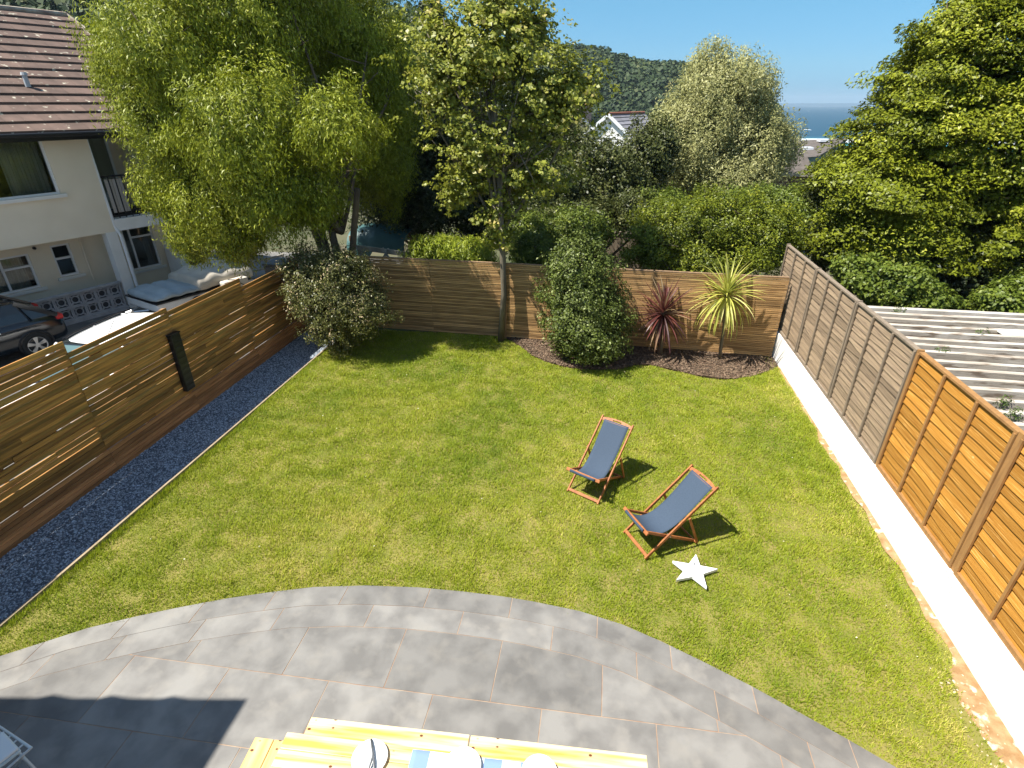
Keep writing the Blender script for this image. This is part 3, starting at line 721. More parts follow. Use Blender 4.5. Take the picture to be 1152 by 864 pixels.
mb.build('screen_wall', m_blk, house)
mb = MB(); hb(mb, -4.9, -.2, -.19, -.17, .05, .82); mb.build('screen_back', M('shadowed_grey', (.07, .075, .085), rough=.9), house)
mb = MB(); hb(mb, -4.9, -.2, -.15, 0, .83, .88); hb(mb, -4.9, -.2, -.15, 0, -.05, .098); mb.build('screen_coping', m_blk, house)
mb = MB(); mb.tube([(-.45, 1.12, .8), (-.45, 1.12, 2.3)], .03, 8); mb.build('service_pipe', m_cream, house)
mb = MB(); mb.tube([(-1.62, 1.22, 2.05), (-1.62, 1.12, 2.05)], .04, 10); mb.build('wall_vent', m_black, house)
# roof: stepped tile courses
m_tile = M('brown_roof_tile', (.155, .10, .078), (.11, .072, .056), scale=3, rough=.85, tint=.16, c3=(.50, .46, .36), s3=5.5, lo3=.64, hi3=.70, bump=.2)
EZ, EO = 5.12, .45; sl_ = math.tan(R(30))
def on_slope(u, v):
    r = ray(u, v); nrm = hn * sl_ + np.array([0, 0, 1.0]); P0 = HP + hn * EO + np.array([0, 0, EZ])
    t = np.dot(P0 - CAM, nrm) / np.dot(r, nrm); P = CAM + r * t
    return float(np.dot(P - HP, he)), -float(np.dot(P - HP, hn)) + EO    # s, run from eave
ra1, ra2, ra3 = on_slope(75, 18), on_slope(108, 44), (1.75, 0.0)
rL = on_slope(0, 12)
RUN = ra1[1]; nc = 15
def sright(run):
    P = sorted([(ra3[1], ra3[0]), (ra2[1], ra2[0]), (ra1[1], ra1[0])]); return float(np.interp(run, [p[0] for p in P], [p[1] for p in P]))
mb = MB()
for i in range(nc):
    a, b = RUN * i / nc, RUN * (i + 1) / nc
    sR0, sR1 = sright(a), sright(b); z0 = EZ + a * sl_; z1 = EZ + b * sl_; y0 = a - EO; y1 = b - EO
    s_ = -10.4
    k = 0
    while s_ < max(sR0, sR1) - .01:
        e_ = min(s_ + .42, sR0); e2_ = min(s_ + .42, sR1) if s_ + .42 < min(sR0, sR1) else sR1
        if s_ + .42 >= min(sR0, sR1): e_ = sR0
        l = .022; h_ = .05 + random.uniform(-.003, .003)
        vs = [(s_, y0 - .02, z0), (e_ - .004, y0 - .02, z0), (s_, y0 - .02, z0 + h_), (e_ - .004, y0 - .02, z0 + h_), (s_, y1 + .02, z1 + .012), (e2_ - .004, y1 + .02, z1 + .012)]
        mb.add(vs, [(0, 1, 3, 2), (2, 3, 5, 4)])
        if s_ + .42 >= min(sR0, sR1): break
        s_ += .42
rf = mb.build('roof', m_tile, house)
mb = MB(); zR = EZ + RUN * sl_
mb.add([(-10.4, -EO, EZ - .02), (ra3[0], -EO, EZ - .02), (ra2[0], ra2[1] - EO, EZ + ra2[1] * sl_ - .02), (ra1[0], RUN - EO, zR - .02), (-10.4, RUN - EO, zR - .02), (-10.4, 2 * RUN - EO, EZ), (ra3[0], 2 * RUN - EO, EZ), (ra2[0], 2 * RUN - ra2[1] - EO, EZ + ra2[1] * sl_)],
       [(0, 1, 2, 3, 4), (4, 3, 7, 6, 5), (2, 7, 3)], .4)
mb.build('roof_underlay', M('roof_underlay', (.10, .06, .05), rough=.9), rf)
mb = MB(); hb(mb, -10, ra3[0] - .2, -2 * RUN + .6, -.26, F2 + .002, F2 + .04); mb.build('soffit', m_white, house)
mb = MB(); mb.tube([(-10.4, RUN - EO, zR + .03), (ra1[0], RUN - EO, zR + .03), (ra2[0], ra2[1] - EO, EZ + ra2[1] * sl_ + .05), (ra3[0], -EO, EZ + .05)], .085, 8); mb.build('ridge_tiles', M('ridge_tile', (.22, .15, .12), (.40, .36, .28), scale=4, rough=.9), rf)
mb = MB(); mb.box(-10.4, ra3[0] + .05, -EO - .02, -EO + .02, EZ - .20, EZ - .02, .5); mb.build('fascia', m_black, house)
mb = MB(); mb.tube([(-10.4, -EO - .075, EZ - .04), (ra3[0] + .1, -EO - .075, EZ - .06)], .06, 10); mb.build('gutter', m_black, house)
vt = on_slope(32, 98)
mb = MB(); mb.tube([(vt[0], vt[1] - EO, EZ + vt[1] * sl_), (vt[0], vt[1] - EO, EZ + vt[1] * sl_ + .30)], [.07, .06], 10); mb.tube([(vt[0], vt[1] - EO, EZ + vt[1] * sl_ + .29), (vt[0], vt[1] - EO, EZ + vt[1] * sl_ + .36)], [.09, .07], 10)
mb.build('roof_vent', M('grey_vent', (.45, .47, .48), rough=.6), rf)

# white garden steps beside the house
st = empty('garden_steps', tuple(HP), hrz); tag(st, 'white stepped wall with dark opening beside the left house under the willow', 'steps')
s0, z0 = hpl(206, 277, -.2); s1, z1 = hpl(256, 302, -.2)
mb = MB(); ns = 6; d0, d1 = hpl(209, 282, -.2), hpl(229, 300, -.2)
for i in range(ns):
    a = s0 + (s1 - s0 + .2) * i / ns; b = s0 + (s1 - s0 + .2) * (i + 1) / ns; zt = z0 - (z0 - z1) * i / (ns - 1)
    hb(mb, a, b - .002, -1.5, -.2, 0, zt)
hb(mb, 1.9, s0 - .003, -1.1, -.2, 0, z0 + .12)
mb.build('step_wall', m_white, st)
mb = MB(); hb(mb, d0[0], d1[0], -.199, -.19, d1[1], d0[1]); mb.build('opening', m_dark, st)
mb = MB()
p_ = [(s0 + .1, .3, z0 + .9), (s1 + .3, .3, z1 + .85)]
mb.tube(p_, .025, 6)
for i in range(7):
    q = Vector(p_[0]).lerp(Vector(p_[1]), i / 6); mb.tube([q, q - Vector((0, 0, .85))], .014, 6)
mb.build('handrail', m_black, st)

# ------------------------------------------------------------------ cars
m_tyre = M('tyre_rubber', (.02, .02, .02), rough=.85); m_rim = M('alloy_rim', (.62, .62, .62), rough=.3, metal=.7)
m_cglass = M('car_glass', (.015, .02, .022), rough=.05, spec=.8)
m_tglass = M('teal_windscreen', (.10, .17, .17), rough=.06, spec=.9)
m_red = M('red_lens', (.55, .02, .02), rough=.2, spec=.6)
def loft(mb, secs, t=.5, close=True):
    n = len(secs[0]); vs = [p for s_ in secs for p in s_]
    fs = [(i * n + k, i * n + (k + 1) % n, (i + 1) * n + (k + 1) % n, (i + 1) * n + k) for i in range(len(secs) - 1) for k in range(n)]
    if close: fs += [tuple(range(n - 1, -1, -1)), tuple((len(secs) - 1) * n + k for k in range(n))]
    return mb.add(vs, fs, t)
def wheel(root, x, y, r, side):
    mb = MB(); prof = [(r * .66, -.10), (r * .93, -.11), (r, -.07), (r, .07), (r * .93, .11), (r * .66, .10)]; n = 32
    secs = [[(x + side * q[1] * -1, y + q[0] * math.cos(a), r + q[0] * math.sin(a)) for q in prof] for a in np.linspace(0, 2 * math.pi, n + 1)]
    loft(mb, secs, .5, False); wh = mb.build('wheel', m_tyre, root, smooth=True)
    mb = MB(); xo = x + side * .075
    ring = [(xo, y + r * .66 * math.cos(a), r + r * .66 * math.sin(a)) for a in np.linspace(0, 2 * math.pi, 29)]
    mb.tube(ring, .020, 6, .5, False)
    for k in range(5):
        a = 2 * math.pi * k / 5 + .3
        for da in (-.13, .13):
            mb.bar((xo, y + .05 * math.cos(a), r + .05 * math.sin(a)), (xo, y + r * .64 * math.cos(a + da), r + r * .64 * math.sin(a + da)), .045, .03, .5, up=(1, 0, 0))
    mb.tube([(xo - .02 * side, y, r), (xo + .02 * side, y, r)], .055, 14)
    mb.build('rim', m_rim, wh, smooth=False)
    mb = MB(); mb.tube([(xo - .06 * side, y, r), (xo - .05 * side, y, r)], r * .64, 24); mb.build('brake_disc', m_dark, wh)
def car(name, label, loc, rz, paint, hatch=.55, roofh=1.45, twf=.70, group=None, glass=None, wscreen=None, L=4.3, W=1.78, van=False):
    root = empty(name, loc, rz); tag(root, label, 'car', group)
    hw = W / 2
    st_ = [(-L / 2, .80, .35, .62), (-L / 2 + .12, .93, .25, .74), (-L / 2 + .7, 1, .22, .84), (-L / 2 + 1.15, 1, .2, .93), (-.3, 1, .2, .97), (.6, 1, .2, .98), (1.3, 1, .22, 1.0), (L / 2 - .35, .98, .24, 1.0), (L / 2 - .08, .94, .27, .93), (L / 2, .88, .36, .66)]
    secs = []
    for y, wf, zb, zt in st_:
        w_ = hw * wf
        secs.append([(-w_ * .9, y, zb), (-w_, y, zb + .12), (-w_ * 1.0, y, (zb + zt) / 2 + .08), (-w_ * .93, y, zt - .03), (-w_ * .80, y, zt), (w_ * .80, y, zt), (w_ * .93, y, zt - .03), (w_ * 1.0, y, (zb + zt) / 2 + .08), (w_, y, zb + .12), (w_ * .9, y, zb)])
    mb = MB(); loft(mb, secs); mb.build('body', paint, root, smooth=True, subsurf=2)
    # wheel arches
    wy = (-L / 2 + .82, L / 2 - .80)
    for y in wy:
        for sd in (-1, 1):
            mb = MB(); mb.tube([(sd * (hw - .01), y + .36 * math.cos(a), .33 + .36 * math.sin(a)) for a in np.linspace(-.2, math.pi + .2, 20)], .03, 8); mb.build('wheel_arch', m_black, root)
    for y in wy:
        for sd in (-1, 1): wheel(root, sd * (hw - .09), y, .325, sd)
    # glasshouse
    yf, yr = -L / 2 + 1.12, L / 2 - .12; tf, tr_ = yf + .75, yr - hatch
    bw, tw_ = hw * .90, hw * twf; zb, zt = .93, roofh - .05
    def ring(y0, y1, z, w_): return [(-w_, y0, z), (w_, y0, z), (w_, y1, z), (-w_, y1, z)]
    g1 = MB(); loft(g1, [ring(yf, yr, zb, bw), ring(yf + .42, yr - hatch * .5, (zb + zt) / 2, (bw + tw_) / 2 + .02), ring(tf, tr_, zt, tw_)])
    g1.build('windows', glass or m_cglass, root, bevel=.03)
    if wscreen:
        g3 = MB(); g3.add([(-bw * .86, yf - .012, zb + .05), (bw * .86, yf - .012, zb + .05), (tw_ * .9, tf - .03, zt - .02), (-tw_ * .9, tf - .03, zt - .02)], [(0, 1, 2, 3)], .5); g3.build('windscreen', wscreen, root)
    rsec = []
    for i, y in enumerate(np.linspace(tf - .06, tr_ + .10, 8)):
        f = i / 7; dz = -.05 * (2 * f - 1) ** 2 - (.03 if i in (0, 7) else 0); w_ = tw_ + .03 - (.04 if i in (0, 7) else 0)
        rsec.append([(-w_, y, zt - .01 + dz * .3), (-w_ * .96, y, zt + .035 + dz), (-w_ * .6, y, zt + .065 + dz), (w_ * .6, y, zt + .065 + dz), (w_ * .96, y, zt + .035 + dz), (w_, y, zt - .01 + dz * .3)])
    mb = MB(); loft(mb, rsec); mb.build('roof', paint, root, smooth=True, subsurf=1)
    ym = (tf + tr_) / 2
    for sd in (-1, 1):
        for A_, B_, w1, w2 in (((sd * bw, yf + .02, zb), (sd * tw_, tf, zt), .055, .06), ((sd * bw, yr - .03, zb), (sd * tw_, tr_, zt), .12, .10),
                               ((sd * (bw + .005), ym, zb), (sd * (tw_ + .01), ym, zt), .07, .03), ((sd * (bw + .005), ym + .95, zb), (sd * (tw_ + .01), ym + .8, zt), .08, .03)):
            mb = MB(); mb.bar(A_, B_, w1, w2, .5); mb.build('pillar', paint, root)
    for sd in (-1, 1):
        mb = MB(); mb.tube([(sd * (tw_ - .05), tf + .1, zt + .05), (sd * (tw_ - .05), tf + .4, zt + .085), (sd * (tw_ - .05), tr_ - .3, zt + .085), (sd * (tw_ - .05), tr_, zt + .05)], .018, 6); mb.build('roof_rail', m_black, root)
    for sd in (-1, 1):
        mb = MB(); mb.box(sd * hw - .03 if sd > 0 else -hw - .18, sd * hw + .18 if sd > 0 else -hw + .03, yf + .35, yf + .47, .95, 1.08, .5); mb.build('mirror', paint, root, bevel=.03)
        mb = MB(); mb.box(min(sd * hw * .95, sd * hw * .66), max(sd * hw * .95, sd * hw * .66), L / 2 - .20, L / 2 - .03, .80, .94, .5); mb.build('tail_light', m_red, root, bevel=.04)
        mb = MB(); mb.box(min(sd * hw * .9, sd * hw * .5), max(sd * hw * .9, sd * hw * .5), -L / 2 + .02, -L / 2 + .2, .6, .74, .5); mb.build('headlight', m_frame, root, bevel=.03)
        mb = MB()
        for y in (-.35, .55): mb.box(sd * hw - .01, sd * hw + .02, y, y + .2, .82, .85, .5)
        mb.build('door_handle', m_frame if paint is m_wcar else m_rim, root)
    mb = MB(); mb.tube([(0.1, tf + .35, zt + .05), (.1, tf + .62, zt + .30)], .006, 5); mb.build('aerial', m_black, root)
    mb = MB(); mb.box(-.26, .26, L / 2 - .01, L / 2 + .012, .50, .61, .5); mb.build('number_plate', M('plate_' + name, (.7, .62, .1), rough=.5), root)
    return root
m_bcar = M('black_car_paint', (.006, .010, .016), rough=.12, spec=.8); m_wcar = M('white_car_paint', (.82, .82, .82), rough=.2, spec=.6)
rzc = hrz - math.pi / 2
bw_ = gr(48, 401, -.3)
fwd = np.array([math.cos(hrz), math.sin(hrz), 0])
# rear axle lies .80 m ahead of the tail; garden-side wheel face is at +x local
cxy = bw_ - fwd * (4.3 / 2 - .80) - hn * (1.78 / 2 - .02)
car('parked_car', 'black hatchback with silver alloy wheels parked in front of the white house', (cxy[0], cxy[1], -.3), rzc, m_bcar, hatch=.75)
car('parked_car', 'white car with black roof rails parked close behind the dark slatted fence', (-10.08, 9.0, -.3), R(1.5), m_wcar, hatch=.5, roofh=1.50, twf=.80, wscreen=m_tglass, L=4.4, W=1.86)

# ------------------------------------------------------------------ covered folding trailer
tb = gr(205, 347, -.3)
tr = empty('covered_trailer', (-12.75, 15.0, -.3), R(68)); tag(tr, 'folding camper trailer under cream and pale blue cover beside the stepped wall', 'trailer')
m_cover = M('cream_cover', (.62, .57, .48), (.50, .45, .37), scale=2, rough=.8, bump=.6, bscale=5); m_bcover = M('pale_blue_cover', (.40, .47, .50), (.32, .38, .41), scale=2, rough=.7, bump=.6, bscale=5)
mb = MB(); mb.box(-1.6, 1.6, -.85, .85, .34, .62, .5); mb.build('hull', m_white, tr, bevel=.06)
mb = MB(); mb.box(-1.61, 1.61, -.862, .862, .60, .64, .5); mb.build('rubbing_strip', m_black, tr)
def cover(x0, x1, hw_, z0, z1, seed, mat, name, tap=.1):
    rr = random.Random(seed); mb = MB(); secs = []
    for i, x in enumerate(np.linspace(x0, x1, 14)):
        e_ = 1 - .12 * (abs(i - 6.5) / 6.5) ** 4; zt = z1 * e_ * (1 - .10 * ((i % 4) == 2)) + rr.uniform(-.03, .03); s_ = []
        for q, (a, b_) in enumerate([(-1, 0), (-1.0, .5), (-.93, .85), (-.6, 1), (0, 1.03), (.6, 1), (.93, .85), (1.0, .5), (1, 0)]):
            s_.append((x + rr.uniform(-.02, .02), a * (hw_ - tap * b_ * .3) + rr.uniform(-.02, .02), z0 + (zt - z0) * b_ + rr.uniform(-.015, .02)))
        secs.append(s_)
    loft(mb, secs); return mb.build(name, mat, tr, smooth=True, subsurf=1)
cover(-1.62, -.05, .87, .63, .90, 3, m_bcover, 'front_cover'); cover(-.35, 1.66, .90, .55, 1.18, 5, m_cover, 'rear_cover')
mb = MB(); mb.box(.35, 1.2, -1.16, -.86, .45, .82, .5); mb.build('side_locker', m_cover, tr, bevel=.05)
mb = MB(); mb.tube([(.4, -1.17, .5), (.9, -1.18, .84), (1.1, -1.0, .84)], .012, 5); mb.tube([(1.1, -1.17, .5), (.7, -1.18, .84), (.6, -1.0, .84)], .012, 5); mb.build('strap', m_black, tr)
for sd in (-1, 1): wheel(tr, 0, 0, .28, 1) if False else None
mb = MB(); mb.tube([(-.4, -.92, .28), (-.4, -.74, .28)], .28, 24); mb.build('wheel', m_tyre, tr)
mb = MB(); mb.tube([(-.4, .92, .28), (-.4, .74, .28)], .28, 24); mb.build('wheel', m_tyre, tr)
mb = MB(); mb.tube([(-1.6, -.3, .36), (-2.0, 0, .36)], .03, 6); mb.tube([(-1.6, .3, .36), (-2.0, 0, .36)], .03, 6); mb.tube([(-1.9, 0, .36), (-1.9, 0, .0)], .03, 8); mb.build('drawbar', m_metal, tr)

# bin, orange bucket, pale railing behind the fence corner
def lp(u, v, y): return tuple(aty(u, v, y))
b0 = aty(316, 296, 13.6)
r_ = empty('wheelie_bin', (b0[0], 13.6, -.33)); tag(r_, 'dark grey bin standing behind the far end of the dark slatted fence', 'bin')
mb = MB(); mb.add([(-.24, -.3, 0), (.24, -.3, 0), (.24, .3, 0), (-.24, .3, 0), (-.30, -.37, b0[2] + .33), (.30, -.37, b0[2] + .33), (.30, .37, b0[2] + .33), (-.30, .37, b0[2] + .33)], [(3, 2, 1, 0), (0, 1, 5, 4), (1, 2, 6, 5), (2, 3, 7, 6), (3, 0, 4, 7), (4, 5, 6, 7)], .5)
m_bin = M('grey_plastic', (.05, .055, .06), rough=.5); mb.build('bin_body', m_bin, r_, bevel=.02)
mb = MB(); mb.box(-.32, .32, -.4, .4, b0[2] + .335, b0[2] + .39, .5); mb.build('lid', m_bin, r_, bevel=.02)
mb = MB(); mb.tube([(-.28, .36, .1), (.28, .36, .1)], .1, 14); mb.build('wheel', m_tyre, r_)
b1 = aty(330, 294, 13.45)
r_ = empty('orange_bucket', (b1[0], 13.45, b1[2] - .18)); tag(r_, 'small bright orange bucket on a post at the far fence corner', 'bucket')
m_or = M('orange_plastic', (.75, .12, .03), rough=.4)
mb = MB(); mb.tube([(0, 0, 0), (0, 0, .26)], [.10, .13], 16); mb.build('pail', m_or, r_)
mb = MB(); mb.tube([(.13 * math.cos(a), 0, .26 + .11 * math.sin(a)) for a in np.linspace(0, math.pi, 9)], .008, 5); mb.build('handle', m_metal, r_)
mb = MB(); mb.box(b1[0] - .05, b1[0] + .05, 13.4, 13.5, -.35, b1[2] - .185, .5); tag(mb.build('timber_post', m_postw), 'short timber post under the orange bucket at the fence corner', 'post')
m_rail = M('pale_timber', (.45, .40, .32), (.33, .29, .23), scale=4, rough=.85)
r0_ = lp(290, 296, 18.5); r1_ = lp(300, 296, 16.5)
rl = empty('pale_railing', (r0_[0], r0_[1], -.36)); tag(rl, 'pale railing on steps seen under the willow behind the trailer', 'railing')
mb = MB()
for k in range(3):
    a = Vector(lp(262, 300 + k * 11, 18)); b = Vector(lp(318, 287 + k * 10, 19)); mb.bar(a, b, .05, .07)
mb.build('rail', m_rail, rl, world=True)
for i in range(4):
    q = Vector(lp(262, 300, 18)).lerp(Vector(lp(318, 287, 19)), i / 3)
    mb = MB(); mb.box(q.x - .035, q.x + .035, q.y - .035, q.y + .035, -.36, q.z + .05); mb.build('post', m_rail, rl, world=True)

# ------------------------------------------------------------------ neighbours' things beyond the back fence
yg = 14.6
r0_ = Vector(lp(402, 285, yg))
fr = empty('rail_fence', (r0_.x, yg, -.36)); tag(fr, 'weathered pale two rail timber fence behind the slatted back fence', 'fence')
for dv in (-5, 12):
    mb = MB(); mb.bar(lp(400, 283 + dv, yg), lp(502, 297 + dv, yg), .04, .13); mb.build('rail', m_rail, fr, world=True)
for u in (404, 503):
    q = lp(u, 284 if u < 450 else 294, yg); mb = MB(); mb.box(q[0] - .06, q[0] + .06, yg + .03, yg + .15, -.36, q[2] + .06); mb.build('post', m_rail, fr, world=True)
tp = Vector(lp(434, 284, 14.3))
ts = empty('timber_trestle', (tp.x, 14.3, -.36)); tag(ts, 'pale timber trestle leaning against the two rail fence', 'trestle')
for a, b in (((425, 302), (437, 280)), ((448, 306), (430, 279))):
    A = Vector(lp(*a, 14.3)); B = Vector(lp(*b, 14.25)); A2 = A + (A - B) * 2.2
    mb = MB(); mb.bar(A2, B, .07, .05); mb.build('leg', m_rail, ts, world=True)
mb = MB(); mb.bar(lp(420, 293, 14.27), lp(446, 296, 14.27), .04, .06); mb.build('crossbar', m_rail, ts, world=True)
# teal tarpaulin over a frame
tcen = Vector(lp(430, 262, 17.2))
tpn = empty('tarpaulin_shelter', (tcen.x, 17.2, -.36)); tag(tpn, 'dark teal tarpaulin draped over a garden store behind the rail fence', 'tarpaulin')
m_tarp = M('teal_tarpaulin', (.05, .12, .12), (.07, .16, .16), scale=2, rough=.45, bump=.8, bscale=4)
mb = MB(); secs = []; rr = random.Random(4); hz = tcen.z + .36
for i, x in enumerate(np.linspace(-.95, 1.0, 12)):
    top = hz + .30 - .16 * abs(x) ** 1.6 + rr.uniform(-.03, .03); low = (hz - .35 if x > -.1 else hz - .75) + rr.uniform(-.06, .06)
    secs.append([(x + rr.uniform(-.03, .03), y, z) for y, z in ((-.75, low), (-.72, (low + top) / 2 + .1), (-.45, top - .08), (0, top + .05), (.45, top - .06), (.75, low))])
vs = [p for s_ in secs for p in s_]; mb.add(vs, [(i * 6 + k, i * 6 + k + 1, i * 6 + k + 7, i * 6 + k + 6) for i in range(11) for k in range(5)], .5)
mb.build('cover', m_tarp, tpn, smooth=True, subsurf=1)
mb = MB()
for x in (-.85, .9):
    for y in (-.6, .6): mb.box(x - .03, x + .03, y - .03, y + .03, 0, hz - .0)
mb.build('frame', m_postw, tpn)
# plank fence piece and brown shed further back
q0 = lp(690, 263, 19); q1 = lp(722, 262, 19)
pf = empty('plank_fence', (q0[0], 19, -.4)); tag(pf, 'short run of weathered upright plank fence between the bushes', 'fence')
mb = MB(); x = q0[0] - 1.2
while x < q1[0] + .6: mb.box(x, x + .115, 19 + random.uniform(0, .01), 19.03, -.4, q0[2] + random.uniform(-.02, .02)); x += .12
mb.build('planks', m_btng, pf, world=True)
mb = MB(); mb.box(q0[0] - 1.2, q1[0] + .6, 18.97, 19.06, q0[2] + .022, q0[2] + .08); mb.build('cap_rail', m_rail, pf, world=True)
q = aty(700, 292, 16.2)
def box_shed(name, label, u0, u1, vt, y, d, pitch, wall, roof, rz=0, zb=None, cat='shed'):
    a = aty(u0, vt, y); b = aty(u1, vt, y); wd_ = b[0] - a[0]; zb = hgt((a[0] + b[0]) / 2, y) if zb is None else zb; hh = a[2] - zb
    r = empty(name, ((a[0] + b[0]) / 2, y, zb), rz); tag(r, label, cat)
    mb = MB(); n = max(4, int(wd_ / .14))
    mb.box(-wd_ / 2, wd_ / 2, 0, d, 0, hh * .9)
    for i in range(n): mb.box(-wd_ / 2 + wd_ * i / n, -wd_ / 2 + wd_ * (i + 1) / n - .012, -.02 - random.uniform(0, .006), -.002, 0, hh * .9)
    mb.build('wall', wall, r)
    mb = MB(); mb.add([(-wd_ / 2 - .15, -.2, hh * .9), (wd_ / 2 + .15, -.2, hh * .9), (wd_ / 2 + .15, d / 2, hh * .9 + pitch * d / 2), (-wd_ / 2 - .15, d / 2, hh * .9 + pitch * d / 2), (wd_ / 2 + .15, d + .2, hh * .9), (-wd_ / 2 - .15, d + .2, hh * .9)], [(0, 1, 2, 3), (3, 2, 4, 5), (1, 4, 2), (0, 3, 5)], .5)
    mb.build('roof', roof, r)
    mb = MB(); mb.box(-wd_ / 2 - .18, wd_ / 2 + .18, -.25, -.205, hh * .9 - .12, hh * .9 + .02); mb.build('fascia', m_rail, r)
    mb = MB(); mb.box(-.4, .4, -.05, -.03, .05, hh * .75); mb.build('door', m_postw, r)
    return r
m_felt = M('grey_brown_felt', (.09, .075, .065), (.13, .11, .095), scale=3, rough=.9)
m_brownb = M('brown_board', (.20, .12, .085), (.26, .17, .12), scale=4, stretch=(6, 6, .6), rough=.85, tint=.3)
box_shed('garden_shed', 'brown boarded garden shed with grey felt roof right of the silver tree', 872, 915, 186, 30, 3.2, .38, m_brownb, m_felt)
box_shed('garden_shed', 'low dark garden shed under the left side of the silver tree', 752, 790, 196, 27, 2.4, .3, m_brownb, m_felt)

# distant houses
def gable_house(name, label, apex, y, hw_, rise, L, ang, zb, wall, roof, ridge, chim=None, wins=1):
    A = aty(*apex, y); r = empty(name, (A[0], A[1], zb), ang); tag(r, label, 'house'); hz_ = A[2] - zb; ez = hz_ - rise
    mb = MB(); mb.add([(-hw_, 0, 0), (hw_, 0, 0), (hw_, 0, ez), (0, 0, hz_), (-hw_, 0, ez), (-hw_, L, 0), (hw_, L, 0), (hw_, L, ez), (0, L, hz_), (-hw_, L, ez)],
                     [(0, 1, 2, 3, 4), (9, 8, 7, 6, 5), (1, 6, 7, 2), (0, 4, 9, 5)], .5); mb.build('wall', wall, r)
    mb = MB(); o = .35; k = rise / hw_
    for sd in (-1, 1):
        n = 8
        for i in range(n):
            a, b = (hw_ + o) * i / n, (hw_ + o) * (i + 1) / n
            mb.add([(sd * a, -o, hz_ + .02 - k * a), (sd * b, -o, hz_ + .08 - k * b), (sd * b, L + o, hz_ + .08 - k * b), (sd * a, L + o, hz_ + .02 - k * a)], [(0, 1, 2, 3) if sd < 0 else (3, 2, 1, 0)])
    mb.build('roof', roof, r); rf_ = r.children[-1] if r.children else r
    mb = MB()
    for sd in (-1, 1): mb.bar((0, -o - .03, hz_ + .0), (sd * (hw_ + o), -o - .03, ez - k * o), .05, .30)
    mb.build('bargeboard', m_frame, r)
    mb = MB(); mb.tube([(0, -o, hz_ + .1), (0, L + o, hz_ + .1)], .12, 8); mb.build('ridge_tiles', ridge, r)
    for i in range(wins):
        mb = MB(); mb.box(-.55, .55, -.05, -.02, ez - .9, ez + .25); f_ = mb.build('window', m_frame, r)
        mb = MB(); mb.box(-.47, .47, -.062, -.052, ez - .82, ez + .17); mb.build('pane', m_cglass, f_)
    if chim:
        cx_, cy_, cw, ch = chim
        mb = MB(); mb.box(cx_ - cw, cx_ + cw, cy_ - .45, cy_ + .45, ez, hz_ + ch); mb.box(cx_ - cw - .08, cx_ + cw + .08, cy_ - .53, cy_ + .53, hz_ + ch + .002, hz_ + ch + .16)
        c_ = mb.build('chimney', M('chimney_' + name, (.36, .27, .21), (.28, .2, .16), scale=3, rough=.9), r)
        mb = MB()
        for d_ in (-.25, .25): mb.tube([(cx_ + d_, cy_, hz_ + ch + .16), (cx_ + d_, cy_, hz_ + ch + .55)], .12, 8)
        mb.build('chimney_pot', ridge, c_)
    return r
m_slate = M('grey_slate', (.17, .165, .18), (.24, .23, .25), scale=1.5, rough=.8, tint=.15); m_rr = M('red_ridge', (.36, .12, .07), rough=.85)
gable_house('gabled_house', 'white gabled house with grey slate roof and red ridge seen below the hill', (686, 129), 62, 3.0, 2.3, 9, R(-24), -3, m_white, m_slate, m_rr)
gable_house('gabled_house', 'grey roofed house with a tall chimney stack behind the thin tree', (650, 131), 70, 3.6, 2.4, 8, R(28), -3.5, m_cream, m_slate, m_rr, chim=(2.4, 3.5, .8, .9))
A = aty(868, 151, 62)
r = empty('low_bungalow', (A[0] + 2.5, 56, -3)); tag(r, 'low building with wide grey brown roof in front of the beach', 'building')
B0, B1 = aty(862, 160, 62), aty(955, 155, 62); C0, C1 = aty(862, 180, 52), aty(920, 176, 52)
mb = MB(); mb.add([tuple(C0), tuple(C1), tuple(B1), tuple(B0), (B0[0], 70, C0[2]), (B1[0] + .5, 70, C0[2])], [(0, 1, 2, 3), (3, 2, 5, 4)], .5); mb.build('roof', m_felt, r, world=True)
mb = MB(); mb.add([(C0[0] + .2, 52.3, -3), (C1[0] - .3, 52.3, -3), (B1[0] - .2, 62, -3), (B1[0] - .2, 69.5, -3), (B0[0], 69.5, -3), (C0[0] + .2, 52.3, C0[2] - .05), (C1[0] - .3, 52.3, C1[2] - .05), (B1[0] - .2, 62, B1[2] - .08), (B1[0] - .2, 69.5, C0[2]), (B0[0], 69.5, C0[2])], [(0, 1, 6, 5), (1, 2, 7, 6), (2, 3, 8, 7), (3, 4, 9, 8), (4, 0, 5, 9)], .5)
mb.build('wall', M('teal_grey_wall', (.12, .19, .19), rough=.8), r, world=True)
for u, v in ((908, 167), (926, 158)):
    p = aty(u, v, 56.5 if v > 160 else 60); mb = MB(); mb.box(p[0] - .4, p[0] + .4, p[1] - .5, p[1] + .5, p[2] - .1, p[2] + .12); mb.build('skylight', m_frame, r, world=True)
mb = MB(); mb.bar(tuple(C1 + [0, 0, .02]), tuple(B1 + [0, 0, .02]), .2, .12); mb.build('verge', m_felt, r, world=True)

